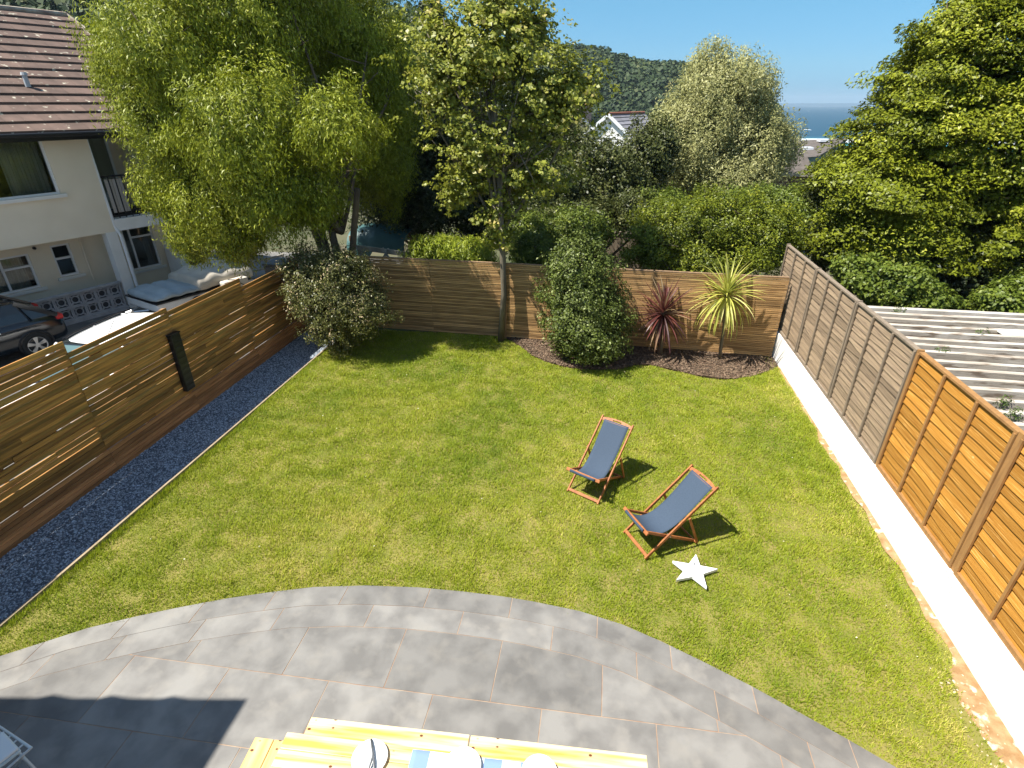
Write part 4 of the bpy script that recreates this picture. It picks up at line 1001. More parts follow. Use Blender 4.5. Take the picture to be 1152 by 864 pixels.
# ------------------------------------------------------------------ old corrugated roof beyond the right fence
shed = empty('outbuilding', (9, 9, -.36)); tag(shed, 'outbuilding with pale weathered corrugated roof sheets beyond the right fence', 'outbuilding')
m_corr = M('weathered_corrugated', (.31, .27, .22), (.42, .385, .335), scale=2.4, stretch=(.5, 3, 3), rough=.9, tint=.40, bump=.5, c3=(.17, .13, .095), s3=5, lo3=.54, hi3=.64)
mb = MB(); zc = 1.66; per = .335
X0, X1 = 5.1, 12.6; nx_ = 36; y = 4.4; prof = [(0, -.02), (.02, .09), (.035, .105), (.085, .105), (.10, .09), (.12, -.02), (.22, -.02), (.225, .015), (.245, .015), (.25, -.02)]
rr = random.Random(9)
while y < 11.75:
    vs = []; jit = rr.uniform(-.012, .012); pz = rr.uniform(-.01, .01)
    P = prof + [(per, 0)]
    for i in range(nx_ + 1):
        x = X0 + (X1 - X0) * i / nx_
        for a, b in P: vs.append((x, y + a + jit * math.sin(x * 1.3 + y), zc + b + pz + rr.uniform(-.003, .003) + .008 * math.sin(x * 2 + y)))
    k_ = len(P); mb.add(vs, [(i * k_ + j, i * k_ + k_ + j, i * k_ + k_ + j + 1, i * k_ + j + 1) for i in range(nx_) for j in range(k_ - 1)])
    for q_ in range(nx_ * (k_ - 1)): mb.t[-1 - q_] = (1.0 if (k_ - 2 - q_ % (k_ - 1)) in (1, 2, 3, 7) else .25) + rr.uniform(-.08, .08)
    y += per + .001
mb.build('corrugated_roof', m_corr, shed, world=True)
mb = MB(); mb.box(5.2, 12.5, 4.6, 11.6, -.36, 1.58); mb.build('wall', m_cream, shed, world=True)
mb = MB(); mb.box(5.0, 12.7, 11.76, 11.9, 1.55, 1.76); mb.build('verge_board', M('pale_verge', (.6, .56, .5), (.4, .36, .3), scale=3, rough=.9), shed, world=True)
p = gr(1148, 376, 1.75); mb = MB(); mb.box(p[0] - .3, p[0] + .5, p[1] - .14, p[1] + .14, 1.73, 1.78); mb.build('patch_sheet', m_white, shed, world=True)
# little weeds growing in the valleys
m_weed = leafmat('weed_leaves', (.05, .10, .02), (.14, .20, .05), (.25, .22, .08))
for u, v in ((1105, 378), (1128, 455), (1060, 398), (1140, 470), (1012, 352)):
    p = gr(u, v, 1.72); wd_ = empty('weed', (p[0], p[1], 1.70)); tag(wd_, 'small dry weed rooted in a valley of the corrugated roof', 'weed', 'weeds on the corrugated roof')
    Q, t = leaves([((p[0], p[1], 1.78), (.13, .06, .08))], 16, 9, .05, .035, .4, seed=int(u)); quads('leaves', m_weed, Q, t, wd_, (p[0], p[1], 1.70))

# ------------------------------------------------------------------ trees and shrubs
CB = crown_blob
def gbase(x, y): return (x, y, hgt(x, y) if y > 13.4 or x < -8 or x > 4.4 else 0)
m_wil = leafmat('willow_leaves', (.11, .145, .012), (.33, .365, .026), (.58, .58, .11), trans=.24, spec=.25)
wb = gr(393, 372)
tree('willow_tree', 'big yellow green willow with drooping foliage in the far left garden corner', 'tree', (wb[0], wb[1], 0),
     [CB(190, 60, 72, 66, 12.9), CB(290, 30, 88, 80, 14.8), CB(408, 60, 66, 78, 16.2, 1.2), CB(200, 150, 58, 56, 12.9), CB(285, 160, 70, 66, 12.0), CB(400, 160, 56, 70, 16.2, 1.1),
      CB(245, 235, 46, 46, 12.6), CB(308, 222, 40, 40, 11.8), CB(150, 88, 32, 46, 13), CB(440, 120, 30, 80, 16.2, .8), CB(270, -60, 100, 46, 14.6), CB(215, 258, 26, 32, 12.7), CB(268, 268, 32, 28, 12.6), CB(350, 222, 34, 34, 12.3, .8), CB(432, 190, 30, 40, 15.8, .8), CB(190, 212, 34, 36, 12.7), CB(382, 150, 42, 40, 11.9, 1)],
     dict(nclump=4500, per=105, clump=.30, size=.10, aspect=.25, flat=1.5, upbias=.15, long_dir=(0, 0, -.8), seed=2, lumpy=.22, shell=(.70, 1.04), fill=.2, hue=.5), m_wil,
     r0=.13, nb=26, trunk_pts=[tuple(aty(372, 250, 13.0)), tuple(aty(385, 262, 13.1)), tuple(aty(360, 235, 13.0))], tw=.02)
w_ = [o for o in bpy.data.objects if o.name.startswith('trunk')][-1]
mb = MB()
for tgt, r1 in (((372, 250), .09), ((350, 212), .075), ((402, 212), .07), ((333, 205), .06)):
    a = Vector((wb[0] + random.uniform(-.1, .1), wb[1], -.05)); limb(mb, a, aty(*tgt, 13.0 + random.uniform(-.2, .3)), .11, r1, 8, .05, n=10)
tw_o = mb.build('trunk', m_bark, w_.parent, w_.parent.location, smooth=True)

m_map = leafmat('maple_leaves', (.14, .165, .02), (.33, .35, .045), (.62, .50, .19), trans=.32)
tb_ = gr(566, 378)
tb_ = np.array([tb_[0], 12.93, 0])
tree('young_maple', 'slender young maple with pale trunk and airy light green crown against the back fence', 'tree', (tb_[0], tb_[1], 0),
     [CB(560, 60, 75, 60, 13.6), CB(500, 95, 50, 60, 13.7), CB(615, 115, 60, 60, 13.8), CB(540, 165, 55, 50, 13.4), CB(590, 195, 48, 48, 13.6), CB(560, 250, 26, 40, 13.3), CB(560, 10, 60, 40, 14), CB(645, 100, 42, 40, 14), CB(500, 45, 40, 50, 13.9), CB(600, 35, 22, 45, 14.1), CB(520, 210, 40, 30, 13.5)],
     dict(nclump=3400, per=18, clump=.23, size=.085, aspect=.85, flat=.45, upbias=.7, seed=5, lumpy=.45, shell=(.3, 1.08), fill=.4, hue=.6), m_map, m_bark_pale,
     r0=.10, nb=30, tw=.008, trunk_pts=[tuple(aty(563, 260, 13.25)), tuple(aty(560, 200, 13.3)), tuple(aty(556, 140, 13.4))])
w_ = [o for o in bpy.data.objects if o.name.startswith('trunk')][-1]
mb = MB(); mb.tube([(tb_[0], tb_[1], -.05), tuple(aty(567, 330, 12.93)), tuple(aty(565, 280, 12.96)), tuple(aty(563, 230, 13.1)), tuple(aty(560, 170, 13.3)), tuple(aty(555, 90, 13.5)), tuple(aty(558, 20, 13.6))], [.09, .075, .068, .06, .05, .035, .015], 10, .5)
mb.build('trunk', m_bark_pale, w_.parent, w_.parent.location, smooth=True)

m_gr = leafmat('fresh_leaves', (.06, .10, .012), (.18, .23, .03), (.34, .38, .07), trans=.3)
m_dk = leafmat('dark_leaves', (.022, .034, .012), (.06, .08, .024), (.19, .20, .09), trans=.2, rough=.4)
m_dk2 = leafmat('olive_leaves', (.035, .05, .014), (.11, .125, .03), (.26, .25, .10), trans=.25)
def bg(name, label, blobs, seed, mat, ncl=900, per=26, clump=.42, size=.12, asp=.5, cat='tree', bark=None, **k):
    c = np.mean([b[0] for b in blobs], 0); x, y = float(c[0]), float(c[1])
    lf = dict(nclump=ncl, per=per, clump=clump, size=size, aspect=asp, seed=seed, lumpy=.3, fill=.3); lf.update(k)
    return tree(name, label, cat, gbase(x, y), blobs, lf, mat, bark or m_bark, r0=.14, nb=16, fork_h=.3)
bg('evergreen_tree', 'dark glossy evergreen tree between the willow and the slender maple', [CB(455, 170, 42, 80, 18.5), CB(480, 225, 60, 45, 18), CB(430, 215, 40, 45, 18.3), CB(500, 150, 40, 60, 19)], 11, m_dk, 2000)
bg('evergreen_tree', 'dark bushy tree directly behind the slender maple', [CB(560, 160, 60, 65, 21), CB(590, 215, 60, 40, 19.5), CB(545, 235, 50, 35, 19)], 12, m_dk, 1700)
bg('bushy_tree', 'dark olive tree with bare stems below left of the far white gable', [CB(655, 185, 52, 38, 21), CB(640, 225, 50, 36, 20), CB(690, 215, 32, 42, 20.5), CB(620, 150, 40, 28, 22)], 13, m_dk2, 1500, bark=m_bark_pale)
bg('bushy_tree', 'small olive green tree with thin stems just left of the silver tree', [CB(722, 185, 32, 40, 22), CB(740, 165, 22, 30, 22.5), CB(712, 225, 26, 26, 21)], 14, m_dk2, 800, clump=.34, bark=m_bark_pale)
bg('conifer', 'dark conifer top showing between willow and slender maple', [CB(487, 30, 14, 40, 34, 1.2), CB(486, 75, 26, 45, 34, 1.8)], 15, m_dk, 700, size=.22)
m_sil = leafmat('silver_leaves', (.20, .21, .07), (.42, .41, .16), (.62, .60, .32), trans=.3, rough=.5)
bg('silver_tree', 'broad pale silvery green tree in front of the sea', [CB(815, 112, 52, 52, 28), CB(785, 155, 60, 50, 27.5), CB(845, 165, 42, 45, 27.5), CB(765, 170, 30, 42, 27), CB(825, 200, 52, 26, 26.5), CB(874, 168, 24, 28, 28), CB(842, 112, 28, 38, 28.5), CB(800, 78, 26, 24, 28.4)], 16, m_sil, 2100, per=70, clump=.42, size=.14, asp=.32, upbias=.5, lumpy=.16, long_dir=(0, 0, .5), bark=m_bark_pale, flat=1.5)
m_lime = leafmat('lime_leaves', (.05, .075, .010), (.22, .26, .018), (.50, .49, .05), trans=.3)
bg('lime_shrub', 'wide lime green shrub rising behind the right half of the slatted back fence', [CB(765, 262, 55, 40, 15.8), CB(820, 250, 55, 38, 16), CB(860, 268, 40, 36, 15.6), CB(730, 285, 30, 28, 15.3), CB(800, 290, 60, 24, 15.2)], 17, m_lime, 1050, clump=.27, size=.07, asp=.5, cat='shrub', per=74, lumpy=.22)
bg('lime_shrub', 'flatter green hedge shrub behind the lime shrub near the grey fence end', [CB(885, 232, 34, 20, 18), CB(845, 228, 34, 16, 18.5), CB(745, 232, 28, 16, 18.5), CB(905, 255, 20, 25, 17)], 18, m_gr, 1300, clump=.25, size=.08, cat='hedge')
bg('yellow_shrub', 'bright yellow green strappy shrub behind the left half of the back fence', [CB(492, 284, 32, 16, 14.4, .5), CB(528, 286, 28, 14, 14.3, .5)], 19, leafmat('yellow_leaves', (.16, .22, .02), (.36, .42, .03), (.55, .55, .08), trans=.35), 700, clump=.22, size=.16, asp=.16, cat='shrub', long_dir=(0, 0, 1.2))
bg('leafy_shrub', 'loose green shrub behind the back fence right of the slender trunk', [CB(600, 283, 30, 18, 15), CB(650, 262, 34, 24, 16.5), CB(590, 262, 28, 22, 16)], 20, m_gr, 1000, clump=.26, size=.09, cat='shrub')
bg('leafy_shrub', 'dark green shrub beside the weathered plank fence', [CB(668, 248, 24, 20, 18), CB(715, 240, 22, 22, 18.2), CB(620, 252, 30, 22, 18)], 22, m_dk2, 900, clump=.28, size=.09, cat='shrub')

# big layered tree on the right
m_syc = leafmat('layered_leaves', (.05, .068, .007), (.23, .26, .016), (.48, .48, .07), trans=.18, spec=.2, rough=.4)
tree('layered_tree', 'huge dark hearted tree with layered bright green sprays beyond the grey fence', 'tree', gbase(9.5, 17.5),
     [CB(1118, 62, 74, 66, 17, 2.2), CB(1022, 152, 56, 46, 16.4, 1.8), CB(1100, 160, 100, 65, 16.5, 2.6), CB(985, 205, 62, 48, 16, 2), CB(1080, 240, 90, 50, 15.8, 2.2), CB(1170, 110, 80, 110, 16, 2.4), CB(1010, 265, 70, 36, 15.6, 1.8), CB(1160, 250, 70, 50, 15.5, 2), CB(1160, -30, 72, 50, 17, 2.2), CB(1058, 92, 54, 50, 16.6, 1.8), CB(1072, 30, 34, 34, 17, 1.5), CB(958, 245, 36, 36, 16, 1.4)],
     dict(nclump=1120, per=280, clump=.62, size=.095, aspect=.5, flat=.33, droop=.30, upbias=1.1, seed=31, lumpy=.18, shell=(.74, 1.05), fill=.08, hue=.5), m_syc, r0=.32, nb=20, fork_h=.45)
bg('ivy_bush', 'dark ivy covered bush left of the layered tree above the grey fence', [CB(935, 225, 28, 40, 17.5), CB(945, 275, 34, 28, 16.2), CB(940, 192, 14, 20, 18)], 32, m_dk2, 1500, clump=.27, size=.09, cat='bush')
bg('bramble', 'leafy bramble growing over the far edge of the corrugated roof near the grey fence', [CB(1010, 322, 38, 24, 13.2, .6), CB(965, 308, 24, 18, 13.6, .6), CB(1045, 338, 26, 14, 12.9, .5)], 33, m_gr, 900, clump=.2, size=.085, asp=.6, cat='bramble')
bg('bramble', 'leafy bramble over the far edge of the corrugated roof at the right border', [CB(1130, 338, 26, 14, 12.9, .5), CB(1165, 330, 24, 22, 13, .6)], 34, m_gr, 600, clump=.2, size=.085, asp=.6, cat='bramble')
# dark bank under the layered tree
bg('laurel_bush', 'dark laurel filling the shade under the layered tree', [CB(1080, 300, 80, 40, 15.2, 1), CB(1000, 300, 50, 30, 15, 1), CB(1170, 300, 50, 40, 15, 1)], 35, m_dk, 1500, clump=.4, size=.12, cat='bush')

# shrubs in the garden
m_rnd = leafmat('glossy_leaves', (.04, .06, .012), (.14, .18, .03), (.42, .46, .20), trans=.15, rough=.5, spec=.3)
rb = (.02, 12.3, 0)
def at_y(u, v, y): return tuple(aty(u, v, y))
tree('round_shrub', 'dense dark green upright oval shrub in the bark bed', 'shrub', (aty(658, 405, 12.25)[0], 12.25, 0),
     [CB(656, 330, 42, 50, 12.3, .85), CB(660, 368, 46, 42, 12.15, .9), CB(650, 300, 30, 32, 12.4, .6)], dict(nclump=1900, per=28, clump=.16, size=.058, aspect=.55, seed=41, lumpy=.20, upbias=.4, shell=(.74, 1.10), fill=.2), m_rnd, r0=.06, nb=12)
m_var = leafmat('variegated_leaves', (.045, .06, .014), (.20, .20, .06), (.88, .66, .42), trans=.25, rough=.4)
vb = gr(392, 392)
tree('variegated_shrub', 'sprawling variegated shrub with cream and pink leaf tips under the willow', 'shrub', (-6.3, 11.6, 0),
     [CB(385, 335, 46, 36, 11.5, .8), CB(352, 330, 28, 34, 11.6, .6), CB(414, 345, 26, 24, 11.5, .6), CB(378, 366, 38, 26, 11.5, .6), CB(350, 298, 26, 22, 11.8, .6), CB(385, 300, 34, 22, 11.6, .6)],
     dict(nclump=1800, per=34, clump=.18, size=.055, aspect=.5, seed=42, lumpy=.3, upbias=.4, shell=(.6, 1.1), fill=.3, hue=.6), m_var, r0=.06, nb=16)

# ------------------------------------------------------------------ cordylines
def strap(mb, o, az, el, L, w_, droop, t, seg=7):
    o = Vector(o); h_ = Vector((math.cos(az), math.sin(az), 0)); sd = Vector((-math.sin(az), math.cos(az), 0)); p = o.copy(); vs = []; e_ = el
    for i in range(seg + 1):
        f = i / seg; ww = w_ * (min(1, .45 + f * 2.2) if f < .35 else 1) * (1 - max(0, (f - .45) / .55) ** 1.5) + .001
        nrm = (-h_ * math.sin(e_) + Vector((0, 0, 1)) * math.cos(e_))
        vs += [p - sd * ww, p - nrm * ww * .35, p + sd * ww]
        p = p + (h_ * math.cos(e_) + Vector((0, 0, 1)) * math.sin(e_)) * (L / seg); e_ -= droop / seg
    fs = []
    for i in range(seg):
        a = 3 * i; fs += [(a, a + 1, a + 4, a + 3), (a + 1, a + 2, a + 5, a + 4)]
    mb.add(vs, fs, t)
def cordyline(name, label, base, hz, lean, n, L, mat, droop, seed, ellow=-.5, tr=.035, w0=.02):
    rr = random.Random(seed); r = empty(name, base); tag(r, label, 'plant')
    mb = MB()
    top = Vector((lean[0], lean[1], hz))
    for i in range(n):
        f = (i + .5) / n; el = ellow + (1.5 - ellow) * f ** 1.1 + rr.uniform(-.12, .12)
        strap(mb, top + Vector((0, 0, -.10 + .12 * f)), i * 2.39996 + rr.uniform(-.2, .2), el, L * rr.uniform(.7, 1.08) * (1 - .12 * f), w0 * rr.uniform(.8, 1.2), droop * (1.1 - f * .7) * rr.uniform(.6, 1.4), rr.random())
    mb.build('leaf_rosette', mat, r)
    mb = MB(); mb.tube([(0, 0, -.03), (lean[0] * .2, lean[1] * .2, hz * .4), (lean[0] * .8, lean[1] * .8, hz * .8), tuple(top)], [tr * 1.3, tr, tr * .9, tr * 1.1], 9); mb.build('trunk', m_bark_pale, r, smooth=True)
    return r
yb = gr(809, 405); yh = aty(817, 332, yb[1])
cordyline('yellow_cordyline', 'yellow and green striped cordyline on a slim pale stem at the right of the bed', (yb[0], yb[1], .02), yh[2], (yh[0] - yb[0], 0), 140, 1.06, leafmat('yellow_strap', (.34, .38, .07), (.58, .56, .12), (.78, .74, .32), trans=.35), 1.25, 3, ellow=-.75, tr=.032, w0=.021)
pb = gr(742, 400); ph_ = aty(746, 352, pb[1])
cordyline('purple_cordyline', 'spiky purple brown cordyline between the oval shrub and the yellow one', (pb[0], pb[1], .02), ph_[2], (ph_[0] - pb[0], 0), 160, 1.02, leafmat('purple_strap', (.06, .022, .022), (.17, .05, .04), (.55, .42, .24), trans=.25, rough=.35, spec=.5), .75, 5, ellow=-1.15, tr=.05, w0=.021)

# ------------------------------------------------------------------ deck chairs
m_teak = M('teak', (.40, .15, .045), (.27, .09, .03), scale=6, stretch=(3, 3, 3), rough=.55, spec=.3)
m_canvas = M('navy_canvas', (.05, .075, .115), (.042, .065, .10), scale=60, rough=.85)
def deck_chair(label, a, b):
    A, B = gr(*a), gr(*b); d = (B - A); mid = (A + B) / 2; ang = math.atan2(d[1], d[0])
    r = empty('deck_chair', (mid[0], mid[1], .012), ang); tag(r, label, 'deck chair', 'navy deck chairs on the lawn')
    W = .27
    for sd in (-1, 1):
        mb = MB(); mb.bar((sd * W, -.03, .0), (sd * W, 1.0, .92), .024, .045); mb.build('side_rail', m_teak, r, bevel=.005)
        mb = MB(); mb.bar((sd * (W - .032), -.07, .46), (sd * (W - .032), .80, .02), .022, .042); mb.build('seat_rail', m_teak, r, bevel=.005)
        mb = MB(); mb.bar((sd * (W + .026), .585, .53), (sd * (W + .026), .80, .03), .02, .036); mb.build('prop_leg', m_teak, r, bevel=.005)
    mb = MB(); mb.bar((-W, 0, .03), (W, 0, .03), .022, .045, up=(0, .7, .7)); mb.build('foot_bar', m_teak, r, bevel=.004)
    mb = MB(); mb.bar((-W - .02, -.06, .455), (W + .02, -.06, .455), .028, .05, up=(0, .6, .8)); mb.build('front_bar', m_teak, r, bevel=.006)
    mb = MB(); mb.tube([(-W - .03, .79, .03), (W + .03, .79, .03)], .013, 8); mb.build('rear_bar', m_teak, r)
    mb = MB(); mb.tube([(-W, .34, .262), (W, .34, .262)], .009, 8); mb.build('pivot_rod', m_metal, r)
    # curved head rail with a hand slot
    mb = MB(); up = Vector((0, .745, .667)); nm = Vector((0, -.667, .745)); c0 = Vector((0, .945, .862)); n = 12
    def hp(x, s_, q): return c0 + Vector((x, 0, 0)) + up * s_ + nm * q
    for (x0, x1, lo, hi) in ((-W, -.075, 0, 1), (.075, W, 0, 1), (-.075, .075, 0, .38), (-.075, .075, .66, 1)):
        k = 6
        for i in range(k):
            xa, xb = x0 + (x1 - x0) * i / k, x0 + (x1 - x0) * (i + 1) / k
            ha = .045 + .035 * (1 - (xa / W) ** 2); hb_ = .045 + .035 * (1 - (xb / W) ** 2)
            vs = [hp(xa, ha * lo, -.011), hp(xb, hb_ * lo, -.011), hp(xb, hb_ * hi, -.011), hp(xa, ha * hi, -.011), hp(xa, ha * lo, .011), hp(xb, hb_ * lo, .011), hp(xb, hb_ * hi, .011), hp(xa, ha * hi, .011)]
            mb.add(vs, [(3, 2, 1, 0), (4, 5, 6, 7), (0, 1, 5, 4), (2, 3, 7, 6), (0, 4, 7, 3), (1, 2, 6, 5)], .5)
    mb.build('head_rail', m_teak, r)
    # hanging canvas
    ctl = [(.955, .885), (.80, .715), (.62, .525), (.45, .385), (.30, .315), (.17, .315), (.05, .37), (-.03, .44), (-.085, .482), (-.09, .44)]
    mb = MB(); vs = []; prof = []
    for i in range(len(ctl) - 1):
        p0, p1, p2, p3 = ctl[max(i - 1, 0)], ctl[i], ctl[i + 1], ctl[min(i + 2, len(ctl) - 1)]
        for k in range(4):
            t = k / 4; prof.append(tuple(.5 * (2 * p1[j] + (p2[j] - p0[j]) * t + (2 * p0[j] - 5 * p1[j] + 4 * p2[j] - p3[j]) * t * t + (3 * p1[j] - p0[j] - 3 * p2[j] + p3[j]) * t ** 3) for j in (0, 1)))
    prof.append(ctl[-1]); nx_ = 8; Wc = W - .052
    for i, (y, z) in enumerate(prof):
        f = i / (len(prof) - 1)
        for j in range(nx_ + 1):
            x = -Wc + 2 * Wc * j / nx_; vs.append((x * (1 - .06 * math.sin(math.pi * f)), y, z - .022 * math.sin(math.pi * f) * (1 - (x / Wc) ** 2)))
    mb.add(vs, [(i * (nx_ + 1) + j, i * (nx_ + 1) + j + 1, (i + 1) * (nx_ + 1) + j + 1, (i + 1) * (nx_ + 1) + j) for i in range(len(prof) - 1) for j in range(nx_)], .5)
    o = mb.build('canvas_seat', m_canvas, r, smooth=True); sm = o.modifiers.new('solid', 'SOLIDIFY'); sm.thickness = .003
    return r
zz = lambda x, y: (600 + x / 3.758, 450 + y / 3.758)
deck_chair('farther deck chair with navy canvas and teak frame on the grass', zz(147, 383), zz(277, 441))
deck_chair('nearer deck chair with navy canvas and teak frame beside the white star', zz(390, 562), zz(480, 672))
# white star
tips = [(1.56, 5.87), (1.81, 5.64), (1.62, 5.29), (1.25, 5.36), (1.23, 5.69)]
c_ = np.mean(tips, 0); poly = []
for i in range(5):
    a, b = np.array(tips[i]), np.array(tips[(i + 1) % 5]); poly.append(tuple(a - c_)); poly.append(tuple(((a + b) / 2 - c_) * .50))
poly = poly[::-1]
st_ = empty('white_star', (c_[0], c_[1], .02)); tag(st_, 'flat white painted wooden star lying on the grass in front of the deck chairs', 'star')
mb = MB(); mb.prism(poly, .004, .05, .5); mb.build('star_board', M('star_paint', (.80, .82, .84), rough=.6), st_, bevel=.006)
mb = MB(); mb.tube([(.02, .10, .05), (.02, .10, .056)], .012, 10); mb.build('hanging_hook', m_black, st_)

# ------------------------------------------------------------------ table, benches and things on it
m_pine = M('varnished_pine', (.78, .66, .42), (.66, .38, .085), scale=1.9, stretch=(.5, 9, 9), rough=.3, tint=.12, spec=.5, lo=.42, hi=.62, dots=((9, 13, 9), .15, (.14, .055, .02), .55), distort=.3)
m_piney = M('varnished_pine_cross', (.80, .60, .28), (.66, .36, .085), scale=1.6, stretch=(7, .6, 7), rough=.3, tint=.12, spec=.5, dots=((9, 13, 9), .15, (.14, .055, .02), .55), distort=.3)
def plank_top(root, x0, x1, y0, y1, z, n, mat, name, along='x', th=.04):
    mb = MB()
    for i in range(n):
        if along == 'x':
            a = y0 + (y1 - y0) * i / n; mb.box(x0 + random.uniform(-.006, .006), x1 + random.uniform(-.006, .006), a + .001, a + (y1 - y0) / n - .001, z - th, z + random.uniform(-.001, .001))
        else:
            a = x0 + (x1 - x0) * i / n; mb.box(a + .002, a + (x1 - x0) / n - .004, y0, y1, z - th, z + random.uniform(-.001, .001))
    return mb.build(name, mat, root, bevel=.006)
def bench(label, P, ang, L, D, n=2, along='x', ox=0, mat=None):
    r = empty('garden_bench', (P[0], P[1], .024), ang); tag(r, label, 'bench', 'pine benches round the table')
    if along == 'x': plank_top(r, 0, L, -D, 0, .43, n, mat or m_pine, 'seat')
    else: plank_top(r, 0, D, -L, 0, .43, n, m_piney, 'seat', 'y')
    X, Y = (L, -D) if along == 'x' else (D, -L)
    for fx in (.10, .90):
        for fy in (.15, .85):
            mb = MB(); x, y = X * fx, Y * fy; mb.box(x - .035, x + .035, y - .035, y + .035, 0, .388); mb.build('leg', m_pine, r, bevel=.005)
    mb = MB()
    if along == 'x': mb.box(.08, L - .08, -D * .6, -D * .4, .31, .385)
    else: mb.box(D * .4, D * .6, -L + .08, -.08, .31, .385)
    mb.build('apron', m_pine, r)
    return r
A, B = gr(350, 806, .455), gr(528, 826, .455); an = math.atan2(B[1] - A[1], B[0] - A[0])
bench('left pine bench along the far side of the table', A, an, float(np.linalg.norm(B - A)), .36)
A2, B2 = gr(530.5, 826.5, .455), gr(727, 849, .455)
bench('right pine bench along the far side of the table', A2, math.atan2(B2[1] - A2[1], B2[0] - A2[0]), float(np.linalg.norm(B2 - A2)), .36)
A3 = gr(287, 829, .455)
bench('pine bench set crosswise at the left end of the table', A3, an, 1.1, .36, along='y')
T0, T1 = gr(323, 823, .774), gr(464, 840, .774); ta = math.atan2(T1[1] - T0[1], T1[0] - T0[0]); TL, TW = 2.55, .95
tbl = empty('garden_table', (T0[0], T0[1], .024), ta); tag(tbl, 'varnished yellow pine plank table on the slabs at the bottom edge', 'table')
plank_top(tbl, 0, TL, -TW, 0, .75, 7, m_pine, 'tabletop')
for x in (.12, TL - .12):
    for y in (-.12, -TW + .12):
        mb = MB(); mb.box(x - .045, x + .045, y - .045, y + .045, 0, .708); mb.build('leg', m_pine, tbl, bevel=.006)
mb = MB(); mb.box(.1, TL - .1, -.13, -.105, .61, .706); mb.box(.1, TL - .1, -TW + .105, -TW + .13, .61, .706); mb.build('apron', m_pine, tbl)
tM = Matrix.Translation((T0[0], T0[1], .024)) @ Matrix.Rotation(ta, 4, 'Z')
def loc_of(u, v, z): return tM.inverted() @ Vector(gr(u, v, z))
xa, xb = loc_of(465, 841, .776).x, loc_of(607, 857, .776).x
# striped runner
m, n, b = newmat('striped_cloth'); L_ = n.links
tc = n.nodes.new('ShaderNodeTexCoord'); sx = n.nodes.new('ShaderNodeSeparateXYZ'); L_.new(tc.outputs['Object'], sx.inputs[0])
a1 = n.nodes.new('ShaderNodeMath'); a1.operation = 'MULTIPLY'; a1.inputs[1].default_value = 7 / (xb - xa); L_.new(sx.outputs[0], a1.inputs[0])
a2 = n.nodes.new('ShaderNodeMath'); a2.operation = 'FLOORED_MODULO'; a2.inputs[1].default_value = 2; L_.new(a1.outputs[0], a2.inputs[0])
a3 = n.nodes.new('ShaderNodeMath'); a3.operation = 'GREATER_THAN'; a3.inputs[1].default_value = 1; L_.new(a2.outputs[0], a3.inputs[0])
mx = n.nodes.new('ShaderNodeMix'); mx.data_type = 'RGBA'; mx.inputs[6].default_value = (.20, .30, .52, 1); mx.inputs[7].default_value = (.82, .82, .80, 1)
L_.new(a3.outputs[0], mx.inputs[0]); L_.new(mx.outputs[2], b.inputs['Base Color']); b.inputs['Roughness'].default_value = .9
mb = MB(); nx_, ny_ = 24, 24; vs = []
for j in range(ny_ + 1):
    y = .02 - (TW + .04) * j / ny_
    for i in range(nx_ + 1):
        x = (xb - xa) * i / nx_; vs.append((x, y, .0035 + .002 * math.sin(9 * x + 3 * y) + .001 * math.sin(23 * y) - (.06 if j in (0, ny_) else 0)))
mb.add(vs, [(j * (nx_ + 1) + i, (j + 1) * (nx_ + 1) + i, (j + 1) * (nx_ + 1) + i + 1, j * (nx_ + 1) + i + 1) for j in range(ny_) for i in range(nx_)], .5)
cl = mb.build('striped_tablecloth', m, smooth=True); p0 = tM @ Vector((xa, 0, .751)); cl.location = p0; cl.rotation_euler = (0, 0, ta)
sm = cl.modifiers.new('solid', 'SOLIDIFY'); sm.thickness = .002; tag(cl, 'blue and white striped cloth laid across the pine table', 'tablecloth')
m_plate = M('white_china', (.84, .84, .82), rough=.15, spec=.6)
def plate(label, u, v, rad, zb=.777):
    p = gr(u, v, zb + .02); r = empty('plate', (p[0], p[1], zb)); tag(r, label, 'plate', 'white plates on the table')
    prof = [(.001, .0), (rad * .55, .0), (rad * .62, .006), (rad * .98, .02), (rad, .024), (rad * .97, .026), (rad * .62, .012), (rad * .5, .009), (.001, .009)]
    mb = MB(); loft(mb, [[(q[0] * math.cos(a), q[0] * math.sin(a), q[1]) for q in prof] for a in np.linspace(0, 2 * math.pi, 49)], .5, False); mb.build('dish', m_plate, r, smooth=True); return r
p1 = plate('white plate on bare pine with grey tongs lying across it', 416, 852, .145, .776)
plate('middle white plate on the striped cloth', 521, 861, .145, .782)
plate('white plate on the right edge of the striped cloth', 607, 870, .145, .782)
pp = gr(416, 852, .80); tg = empty('serving_tongs', (pp[0] + .01, pp[1], .806)); tag(tg, 'dark grey forked tongs lying on the left white plate', 'tongs')
m_tong = M('dark_grey_metal', (.16, .17, .18), rough=.4, metal=.3)
for sd in (-1, 1):
    mb = MB(); mb.tube([(-.05, .13, .004), (.01, .02, .005), (.03 + sd * .012, -.04, .004), (.05 + sd * .035, -.13, .002)], [.009, .008, .008, .009], 8); mb.build('arm', m_tong, tg, smooth=True)

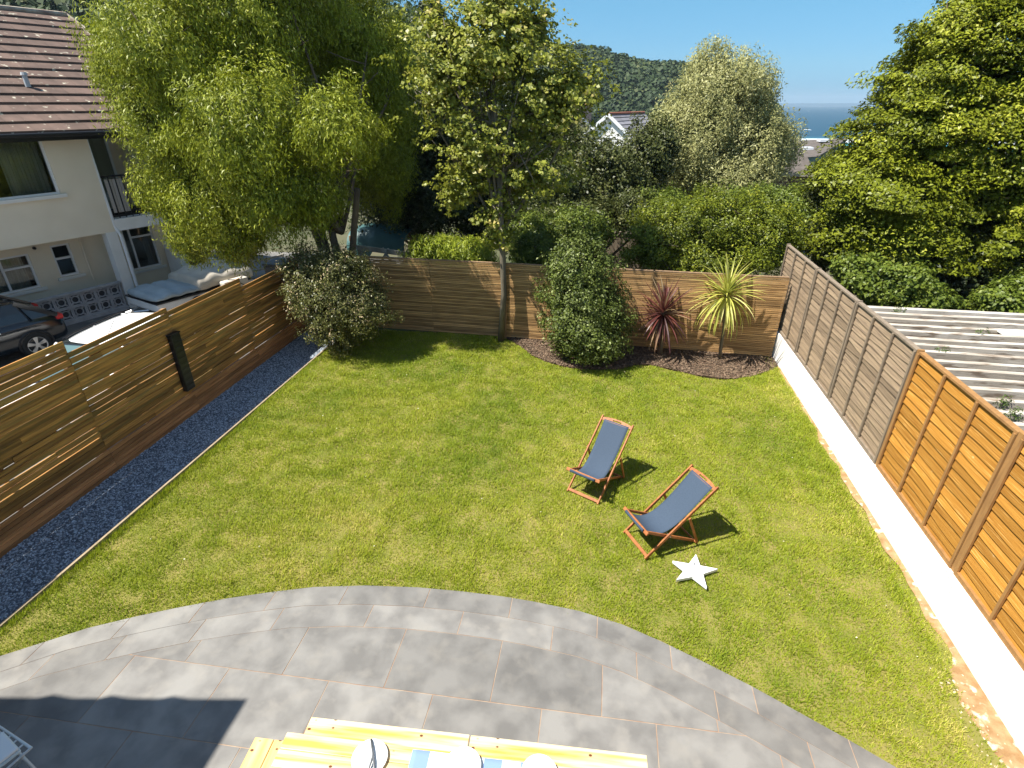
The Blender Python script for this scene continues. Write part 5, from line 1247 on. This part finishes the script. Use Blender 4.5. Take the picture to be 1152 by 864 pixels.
# ------------------------------------------------------------------ folding rack in the shade, bottom left
ck = gr(20, 846, .68); fr_ = empty('folding_rack', (ck[0] - .28, ck[1] - .16, .024), R(-14)); tag(fr_, 'white metal folding rack stool standing in the shadow on the patio', 'rack')
m_wm = M('white_metal', (.62, .66, .68), rough=.35, metal=.2)
for y in (-.24, .24):
    mb = MB(); mb.tube([(-.28, y, 0), (.26, y, .62)], .013, 8); mb.tube([(.28, y + .03, 0), (-.26, y + .03, .62)], .013, 8); mb.build('crossed_leg', m_wm, fr_, smooth=True)
mb = MB()
for i in range(7): mb.tube([(-.27 + i * .09, -.26, .63), (-.27 + i * .09, .28, .63)], .008, 6)
mb.tube([(-.28, -.27, .63), (.28, -.27, .63), (.28, .29, .63), (-.28, .29, .63), (-.28, -.27, .63)], .012, 8); mb.build('slatted_top', m_wm, fr_)
mb = MB(); mb.tube([(-.28, .27, .63), (-.34, .27, 1.05), (-.34, -.25, 1.05), (-.28, -.25, .63)], .013, 8); mb.tube([(-.31, .27, .85), (-.31, -.25, .85)], .01, 6); mb.tube([(-.29, .25, .66), (-.34, 0, 1.04)], .009, 6); mb.build('back_frame', m_wm, fr_)
tw = empty('folded_towel', (ck[0] - .16, ck[1] - .06, .665), R(-20)); tag(tw, 'folded pale blue and white towel on the white folding rack', 'towel')
mb = MB(); mb.box(-.14, .16, -.12, .13, .012, .045); mb.build('towel_fold', M('pale_blue_towel', (.55, .66, .72), (.45, .58, .68), scale=20, rough=.95), tw, bevel=.012)
mb = MB(); mb.box(-.13, .155, -.115, .125, .047, .075); mb.build('towel_fold', M('white_towel', (.75, .76, .76), rough=.95), tw, bevel=.012)
cu = empty('red_cushion', (ck[0] - .50, ck[1] - .28, .60), R(10)); tag(cu, 'dark red cushion on the near side of the white folding rack', 'cushion')
mb = MB(); secs = []
for i, x in enumerate(np.linspace(-.2, .2, 9)):
    f = math.sqrt(max(.02, 1 - (x / .2) ** 4)); secs.append([(x, .2 * math.cos(a) * (.9 + .1 * f), .12 + .05 * f * math.sin(a)) for a in np.linspace(0, 2 * math.pi, 13)[:-1]])
loft(mb, secs); mb.build('cushion_pad', M('dark_red_fabric', (.30, .03, .03), rough=.9), cu, smooth=True)

# ------------------------------------------------------------------ sea haze
m = bpy.data.materials.new('sea_air'); m.use_nodes = True; n = m.node_tree; n.nodes.remove(n.nodes['Principled BSDF'])
pv_ = n.nodes.new('ShaderNodeVolumePrincipled'); pv_.inputs['Color'].default_value = (.68, .85, 1, 1); pv_.inputs['Density'].default_value = .00014; pv_.inputs['Anisotropy'].default_value = .1
n.links.new(pv_.outputs[0], n.nodes['Material Output'].inputs['Volume'])
mb = MB(); mb.box(-4000, 4000, -600, 6000, -26, 60, .5); tag(mb.build('haze', m), kind='stuff')
